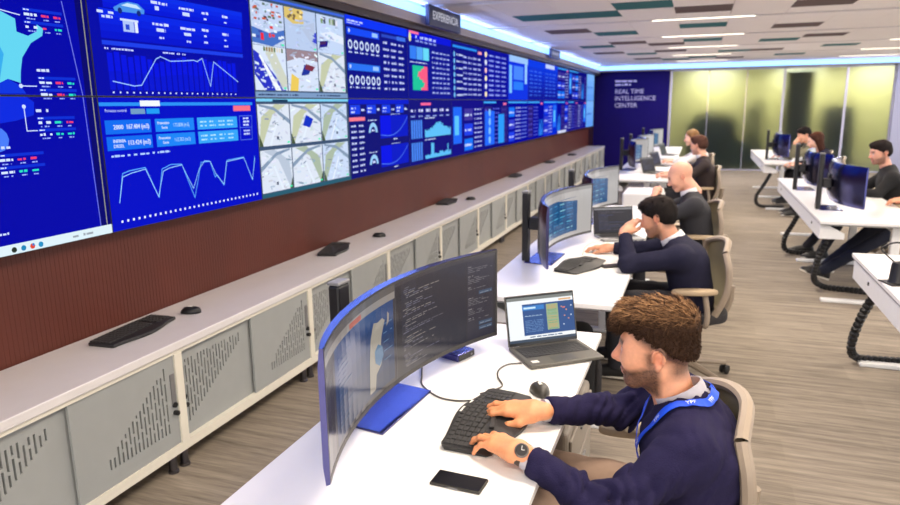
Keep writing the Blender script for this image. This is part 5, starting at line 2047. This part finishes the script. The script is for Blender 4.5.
    # shoes
    for k in 'LR':
        d = n_(P.get('foot' + k, (-1, 0, 0)), float); d = d / np.linalg.norm(d)
        a = J['an' + k]
        b = Blob()
        sole = -.062
        upv = n_([0, 0, 1.0])
        if 'footup' + k in P: upv = n_(P['footup' + k], float)
        b.cap(a - d * .05 + upv * (sole + .02), a + d * .12 + upv * (sole + .012), .036, .036, 0)
        b.cap(a - d * .03, a + d * .10 + upv * (sole + .035), .042, .030, .03)
        b.cap(a + d * .12 + upv * (sole + .02), a + d * .17 + upv * (sole + .016), .036, .028, .02)
        b.clip(a + upv * (sole - .001 + 0), -upv)
        V, F = b.mesh(.009)
        sh = mesh_obj('shoe', [(V, F, None)], P.get('shoe', m_black), root)
        b = Blob()
        b.cap(a - d * .05 + upv * (sole + .0), a + d * .165 + upv * (sole + .0), .040, .034, 0)
        b.clip(a + upv * (sole + .016), upv); b.clip(a + upv * (sole - .006), -upv)
        V, F = b.mesh(.009)
        mesh_obj('sole', [(V, F, None)], P.get('sole', mat('pale_sole', (205, 200, 190), .6)), sh)
    # hair
    if st.get('style'):
        V, F = hair_blob(st['style']).mesh(P.get('rh', .005))
        hc = n_(lin(st['hair']))
        crownc = n_(lin(st.get('crown', st['hair'])))
        w_ = np.clip((V[:, 2] - .085) / .06 + .25 * vnoise(V, 110, 2), 0, 1)[:, None]  # hair colour turns paler towards the top of the head
        hp = [(xf(V * hs, RH, J['head']), F, hc * (1 - w_) + crownc * w_)]
        if st.get('strands'):
            sv, sf = strands(None, st['strands'], 4, V, F, st.get('slen', .024), st['flow'])
            w2 = (np.repeat(np.clip(np.random.RandomState(1).normal(.55, .4, len(sv) // 8), 0, 1.3) * np.clip((sv[::8, 2] - .07) / .045, .05, 1), 8))[:, None]
            hp.append((xf(sv * hs, RH, J['head']), sf, hc * (1 - w2) + crownc * w2))
        me = mesh_obj('hair', hp[:1], m_hair, root)
        if len(hp) > 1:
            h2 = mesh_obj('hair_locks', hp[1:], m_hair, me, 0)
            h2['kind'] = 'stuff'
    return root, J, RH, off

# ------------------------------------------------------------------ the people
navy_knit = mat('navy_knit', (33, 29, 60), .95, var=.12, scale=30, bump=.3, bscale=260, spec=.2)
dark_navy = mat('dark_navy_wool', (30, 30, 50), .9, var=.10, scale=30, bump=.2, bscale=240, spec=.2)
charcoal = mat('charcoal_suit', (38, 38, 44), .85, var=.08, scale=30, bump=.15, bscale=240)
black_top = mat('black_cloth', (22, 22, 26), .85, var=.08, scale=30)
brown_jkt = mat('dark_brown_jacket', (44, 34, 34), .85, var=.1, scale=30)
grey_shirt = mat('pale_grey_shirt', (178, 174, 182), .85, var=.05, scale=60, bump=.1)
white_shirt = mat('white_shirt', (226, 224, 226), .85, var=.03, scale=60)
grey_sleeve = mat('grey_jersey', (150, 152, 160), .9, var=.06, scale=40)
olive_top = mat('olive_jersey', (120, 116, 96), .9, var=.06, scale=40)
beige_pants = mat('beige_chino', (148, 124, 108), .9, var=.06, scale=40, bump=.1)
dark_pants = mat('dark_trousers', (30, 30, 38), .9, var=.06, scale=40)

def quiff_flow(p):
    if p[0] > .075: return (.8, .2, -.45)
    if p[0] > .02: return (1.0, .25, .1)
    if p[2] < .075: return (.1, 0, -1)
    return (.55, .15 if p[1] > 0 else -.15, .15)

p1 = dict(label='bearded man in a navy jumper and blue lanyard typing in front',
    pelvis=(.045, 1.98, .545), chest=(.03, 1.965, .775), neck=(.01, 1.975, .893), head=(-.085, 1.985, 1.055),
    hf=(-.99, .08, -.06), shL=(.02, 1.785, .84), shR=(-.02, 2.16, .845), elL=(-.165, 1.665, .705), elR=(-.185, 2.215, .745),
    wrL=(-.428, 1.735, .795), wrR=(-.44, 2.01, .795), hipL=(.03, 1.89, .52), hipR=(.03, 2.07, .52),
    knL=(-.42, 1.85, .535), knR=(-.42, 2.12, .535), anL=(-.40, 1.84, .085), anR=(-.45, 2.13, .085),
    handL=dict(f=(-.86, .50, -.07), roll=.05), handR=dict(f=(-.985, .02, -.09), roll=-.15),
    style=dict(skin=(224, 162, 128), hair=(52, 34, 23), crown=(150, 112, 78), beard=.92, beardcol=(34, 20, 14), fadecol=(34, 20, 14), fade=.93, style='quiff', strands=5600, slen=.036, flow=quiff_flow, warmhands=True),
    top=dict(name='jumper', mat=navy_knit), shirt=grey_shirt, pants=beige_pants, res=(.0085, .0032, .0028), rh=.004, fat=1.08, fold=.012, rcol=.0035, rc=.006, cuff=.045, cuffshow=.018, hs=1.03, handscale=1.07)
r1, J1, RH1, off1 = person(p1)

def lanyard(root, J, off):
    """flat blue ribbon round the neck, hanging to the lap, printed with white letters"""
    a = lambda *p: Vector(np.array(p) - off)
    left = [a(.082, 1.985, .94), a(.072, 1.91, .942), a(.03, 1.879, .935), a(-.03, 1.871, .90), a(-.09, 1.878, .85), a(-.13, 1.90, .78), a(-.15, 1.93, .72)]
    right = [a(.075, 1.985, .925), a(.06, 2.04, .925), a(.0, 2.065, .90), a(-.07, 2.04, .86), a(-.115, 1.99, .80), a(-.14, 1.945, .73)]
    rib = mat('lanyard_blue', (16, 74, 214), .55, var=.05, scale=40)
    from mathutils.bvhtree import BVHTree
    bvh = BVHTree.FromPolygons([tuple(v) for v in J['_top'][0]], [tuple(int(i) for i in f) for f in J['_top'][1]])
    for pts in (left, right):
        C = crom(pts, 8)
        on = []
        for p in C:
            co, nr, _, _ = bvh.find_nearest(p)
            if nr.dot(p - Vector(J['chest'])) < 0: nr = -nr
            on.append((co, nr))
        mb = MB(); bm = mb.bm
        rows = []
        for i, (p, nr) in enumerate(on):
            a0, a1 = max(i - 2, 0), min(i + 2, len(on) - 1)
            d = (on[a1][0] - on[a0][0]).normalized()
            nm = sum((on[k][1] for k in range(a0, a1 + 1)), Vector()) / (a1 - a0 + 1)
            nrm = (nm - d * nm.dot(d)).normalized()
            p = p + nrm * .006
            s = d.cross(nrm).normalized()
            w_ = .0125
            rows.append([bm.verts.new(p + s * w_ + nrm * .004), bm.verts.new(p - s * w_ + nrm * .004), bm.verts.new(p - s * w_ + nrm * .002), bm.verts.new(p + s * w_ + nrm * .002), (p, d, s, nrm)])
        for i in range(len(rows) - 1):
            for k in range(4):
                bm.faces.new((rows[i][k], rows[i][(k + 1) % 4], rows[i + 1][(k + 1) % 4], rows[i + 1][k]))
        bmesh.ops.recalc_face_normals(bm, faces=bm.faces[:])
        o = mb.build('lanyard', rib, root, True)
        if pts is left:
            for idx in (7, 17, 27, 38):
                p, d, s, nrm = rows[min(idx, len(rows) - 1)][4]
                cv = Canvas()
                cv.text('YPF', 0, 0, .013, (235, 240, 255), 1, 'c')
                # letters run along the ribbon, upright towards the outside
                cv.build('lettering', m_print, lambda u, v, l, p=p, d=d, s=s, nrm=nrm: tuple(p + nrm * .0046 - d * u + s * (v - .0065)), o)
lanyard(r1, J1, off1)

def watch(root, J, R, dark):
    """on the left wrist"""
    d = (J['wrL'] - J['elL']); d = Vector(d / np.linalg.norm(d))
    c = Vector(J['wrL']) - d * .018
    up = Vector((0, 0, 1)); up = (up - d * up.dot(d)).normalized()
    side = d.cross(up)
    mb = MB(); bm = mb.bm
    n = 24
    A = []
    for i in range(n):
        t = 2 * PI * i / n
        rr = Vector(side * math.cos(t) * .0335 + up * math.sin(t) * .0305)
        A.append([bm.verts.new(c + rr * k + d * w_) for k, w_ in ((1.0, -.009), (1.1, -.009), (1.1, .009), (1.0, .009))])
    for i in range(n):
        for k in range(4):
            bm.faces.new((A[i][k], A[(i + 1) % n][k], A[(i + 1) % n][(k + 1) % 4], A[i][(k + 1) % 4]))
    bmesh.ops.recalc_face_normals(bm, faces=bm.faces[:])
    w_ = mb.build('watch', mat('watch_strap', (64, 48, 40), .5), root, True)
    vd = (up * .75 + side * (-.66 if side.y > 0 else .66)).normalized()
    f = c + vd * .0365
    M = Matrix.Translation(f) @ vd.to_track_quat('Z', 'Y').to_matrix().to_4x4()
    MB().lathe([(.019, -.004), (.0205, .0), (.0205, .005), (.0175, .0075)], (0, 0, 0), 24, M).build('watch_case', mat('watch_steel', (120, 116, 112), .3, metal=.9), w_, True)
    MB().lathe([(.0165, .0070), (.0165, .0080)], (0, 0, 0), 24, M).build('dial', mat('watch_dial', (40, 38, 40), .3), w_)
    hd = MB().box(-.0008, 0, .0082, .0008, .012, .0086, 0, 1, M); hd.box(0, -.0008, .0082, .008, .0008, .0086, 0, 1, M)
    hd.build('watch_hands', mat('pale_label', (225, 225, 220), .5), w_)
watch(r1, J1, RH1, True)
chair((-.045, 2.0), math.radians(13), 'warm grey mesh office chair under the bearded man in front')

# man with black hair, elbow on the second desk
p2 = dict(label='man with black hair in a navy jumper resting his chin on his hand',
    pelvis=(.02, 4.45, .55), chest=(-.03, 4.42, .78), neck=(-.10, 4.43, .893), head=(-.215, 4.45, 1.045),
    hf=(-.93, .25, -.28), shL=(-.06, 4.235, .84), shR=(-.09, 4.615, .84), elL=(-.36, 4.20, .79), elR=(-.33, 4.72, .78),
    wrL=(-.405, 4.40, .955), wrR=(-.54, 4.72, .78), hipL=(.0, 4.36, .52), hipR=(0, 4.54, .52), knL=(-.44, 4.30, .53), knR=(-.44, 4.6, .53), anL=(-.42, 4.3, .085), anR=(-.48, 4.62, .085),
    handL=dict(f=(.30, .55, .35), pose='relax', u=(-.3, -.5, .8)), handR=dict(f=(-.98, .1, -.1), pose='relax'),
    style=dict(skin=(206, 148, 118), hair=(24, 19, 18), crown=(46, 36, 34), beard=.5, beardcol=(60, 44, 36), fade=.85, style='short', strands=900, slen=.02, flow=lambda p: (.7, .2, .0)),
    top=dict(name='jumper', mat=dark_navy), shirt=white_shirt, pants=dark_pants, res=(.012, .0045, .004), rh=.005, rc=.010, cuffs=False)
person(p2)
chair((-.01, 4.47), math.radians(14), 'mesh office chair under the man with black hair')

# bald man
p3 = dict(label='bald man in a dark suit leaning on his hands',
    pelvis=(.05, 6.25, .55), chest=(.0, 6.22, .82), neck=(-.04, 6.24, .965), head=(-.135, 6.25, 1.125),
    hf=(-.90, -.05, -.42), shL=(.0, 6.03, .90), shR=(-.02, 6.42, .90), elL=(-.24, 6.0, .80), elR=(-.26, 6.46, .80),
    wrL=(-.335, 6.17, .955), wrR=(-.335, 6.28, .955), hipL=(.0, 6.16, .52), hipR=(0, 6.34, .52), knL=(-.44, 6.12, .53), knR=(-.44, 6.4, .53), anL=(-.42, 6.1, .085), anR=(-.45, 6.4, .085),
    handL=dict(f=(.0, .8, .5), pose='fist', u=(-.8, 0, .3)), handR=dict(f=(.0, -.8, .5), pose='fist', u=(-.8, 0, .3)),
    style=dict(skin=(226, 168, 142), hair=(150, 110, 90), beard=.0, fade=.18, style=None), cuffs=True,
    top=dict(name='jacket', mat=charcoal), shirt=white_shirt, pants=dark_pants, res=(.014, .006, .006), rc=.012, fold=.002)
person(p3)
chair((.0, 6.27), math.radians(12), 'mesh office chair under the bald man')

# man with brown hair
p4 = dict(label='man with brown hair in a dark jacket sitting beyond the bald man',
    pelvis=(.12, 9.75, .56), chest=(.10, 9.72, .84), neck=(.06, 9.73, 1.03), head=(.0, 9.74, 1.19),
    hf=(-.86, .48, -.12), shL=(.09, 9.52, .94), shR=(.06, 9.92, .94), elL=(-.12, 9.46, .79), elR=(-.14, 9.98, .80),
    wrL=(-.36, 9.55, .80), wrR=(-.38, 9.9, .80), hipL=(.07, 9.66, .52), hipR=(.07, 9.84, .52), knL=(-.38, 9.6, .53), knR=(-.38, 9.9, .53), anL=(-.4, 9.6, .085), anR=(-.4, 9.9, .085),
    handL=dict(f=(-.95, .2, -.05), pose='relax'), handR=dict(f=(-.95, -.2, -.05), pose='relax'),
    style=dict(skin=(214, 160, 134), hair=(66, 42, 34), crown=(96, 62, 46), beard=0, fade=.6, style='short'),
    top=dict(name='jacket', mat=brown_jkt), shirt=white_shirt, pants=dark_pants, res=(.016, .008, .008), rc=.014, rh=.008, fold=.002)
person(p4)
chair((.07, 9.77), math.radians(10), 'mesh office chair under the man with brown hair')

# blond woman
p5 = dict(label='blond woman in a white top sitting at the farthest desk', female=True,
    pelvis=(.05, 12.15, .56), chest=(.02, 12.12, .84), neck=(-.04, 12.13, 1.02), head=(-.12, 12.14, 1.17),
    hf=(-.98, -.1, -.15), shL=(.01, 11.95, .93), shR=(.0, 12.3, .93), elL=(-.2, 11.9, .80), elR=(-.2, 12.34, .80),
    wrL=(-.40, 12.0, .80), wrR=(-.42, 12.25, .80), hipL=(.03, 12.06, .52), hipR=(.03, 12.24, .52), knL=(-.4, 12.0, .53), knR=(-.4, 12.3, .53), anL=(-.4, 12.0, .085), anR=(-.4, 12.3, .085),
    handL=dict(f=(-.95, .2, -.05), pose='relax'), handR=dict(f=(-.95, -.2, -.05), pose='relax'),
    style=dict(skin=(230, 180, 156), hair=(120, 88, 58), crown=(180, 148, 106), beard=0, style='long'),
    top=dict(name='blouse', mat=white_shirt), shirt=white_shirt, pants=dark_pants, res=(.016, .008, .008), rc=.014, rh=.008, fold=.002, cuffs=False, collar=False, fat=.9)
person(p5)
chair((.03, 12.17), math.radians(10), 'mesh office chair under the blond woman')

# right row: man in black
p6 = dict(label='dark-haired bearded man in black sitting behind the right monitors',
    pelvis=(2.02, 8.62, .56), chest=(1.98, 8.6, .86), neck=(1.93, 8.6, 1.03), head=(1.845, 8.6, 1.19),
    hf=(-.93, -.30, -.16), shL=(1.95, 8.4, .93), shR=(1.97, 8.8, .93), elL=(1.80, 8.32, .76), elR=(1.78, 8.86, .78),
    wrL=(1.62, 8.42, .80), wrR=(1.60, 8.72, .80), hipL=(1.98, 8.53, .52), hipR=(1.98, 8.71, .52), knL=(1.55, 8.5, .53), knR=(1.55, 8.78, .53), anL=(1.35, 8.45, .085), anR=(1.25, 8.78, .085),
    handL=dict(f=(-.95, .2, -.05), pose='relax'), handR=dict(f=(-.95, -.2, -.05), pose='relax'),
    style=dict(skin=(214, 158, 136), hair=(28, 22, 22), crown=(44, 36, 34), beard=.7, beardcol=(50, 36, 32), fade=.8, style='short'),
    top=dict(name='jumper', mat=black_top), shirt=black_top, pants=dark_pants, res=(.015, .006, .007), rc=.013, rh=.006, fold=.002, cuffs=False, collar=False)
person(p6)
chair((2.0, 8.62), math.radians(0), 'mesh office chair under the man in black')

# right row: person in grey, mostly out of frame
p7 = dict(label='person in a grey top with clasped hands, cut off by the right edge',
    pelvis=(2.48, 7.62, .56), chest=(2.44, 7.6, .86), neck=(2.38, 7.6, 1.05), head=(2.32, 7.6, 1.2),
    hf=(-.96, .1, -.2), shL=(2.40, 7.42, .94), shR=(2.40, 7.8, .94), elL=(2.16, 7.42, .80), elR=(2.14, 7.9, .80),
    wrL=(1.90, 7.60, .80), wrR=(1.92, 7.78, .795), hipL=(2.42, 7.53, .52), hipR=(2.42, 7.71, .52), knL=(1.75, 7.45, .50), knR=(1.70, 7.75, .52), anL=(1.22, 7.42, .11), anR=(1.3, 7.8, .085),
    handL=dict(f=(-.9, .35, -.05), pose='relax'), handR=dict(f=(-.9, -.35, -.05), pose='relax'),
    style=dict(skin=(226, 160, 126), hair=(60, 44, 34), beard=0, fade=.6, style='short'), footL=(-.92, -.1, .33), footupL=(.33, 0, .944),
    top=dict(name='jumper', mat=grey_sleeve), shirt=grey_sleeve, pants=mat('dark_jeans', (26, 30, 48), .9, var=.1, scale=60), res=(.013, .008, .0055), rc=.012, rh=.008, fold=.003, cuffs=False, collar=False)
person(p7)
chair((2.50, 7.62), math.radians(0), 'mesh office chair at the right edge under the person in grey')

# right row far: woman with long brown hair, and a person holding their face
p8 = dict(label='woman with long brown hair at the farthest right desk', female=True,
    pelvis=(1.88, 11.75, .56), chest=(1.84, 11.72, .84), neck=(1.76, 11.73, 1.0), head=(1.655, 11.74, 1.145),
    hf=(-.95, .0, -.25), shL=(1.80, 11.54, .92), shR=(1.80, 11.9, .92), elL=(1.62, 11.5, .79), elR=(1.6, 11.94, .79),
    wrL=(1.45, 11.6, .80), wrR=(1.42, 11.86, .80), hipL=(1.84, 11.66, .52), hipR=(1.84, 11.84, .52), knL=(1.5, 11.6, .53), knR=(1.5, 11.9, .53), anL=(1.45, 11.6, .085), anR=(1.45, 11.9, .085),
    handL=dict(f=(-.95, .2, -.05), pose='relax'), handR=dict(f=(-.95, -.2, -.05), pose='relax'),
    style=dict(skin=(232, 184, 162), hair=(62, 36, 28), crown=(104, 62, 44), beard=0, style='long'),
    top=dict(name='blouse', mat=dark_navy), shirt=white_shirt, pants=dark_pants, res=(.016, .008, .008), rc=.014, rh=.008, fold=.002, cuffs=False, collar=False, fat=.9)
person(p8)
chair((1.86, 11.75), math.radians(0), 'mesh office chair under the woman with long brown hair')
p9 = dict(label='dark-haired person in an olive top holding their face, far right row',
    pelvis=(1.86, 13.1, .56), chest=(1.80, 13.07, .86), neck=(1.74, 13.08, 1.03), head=(1.66, 13.08, 1.18),
    hf=(-.93, -.2, -.3), shL=(1.77, 12.88, .94), shR=(1.77, 13.26, .94), elL=(1.48, 12.86, .84), elR=(1.5, 13.3, .82),
    wrL=(1.53, 12.98, 1.05), wrR=(1.36, 13.2, .83), hipL=(1.84, 13.0, .52), hipR=(1.84, 13.18, .52), knL=(1.5, 13.0, .53), knR=(1.5, 13.2, .53), anL=(1.45, 13.0, .085), anR=(1.45, 13.2, .085),
    handL=dict(f=(.3, .5, .6), pose='relax', u=(-.6, -.3, .4)), handR=dict(f=(-.95, -.2, -.05), pose='relax'),
    style=dict(skin=(228, 172, 146), hair=(24, 20, 22), crown=(44, 34, 34), beard=0, fade=.6, style='short'),
    top=dict(name='jumper', mat=olive_top), shirt=white_shirt, pants=dark_pants, res=(.016, .008, .008), rc=.014, rh=.008, fold=.002, cuffs=False, collar=False)
person(p9)
chair((1.90, 13.1), math.radians(0), 'mesh office chair under the person holding their face')
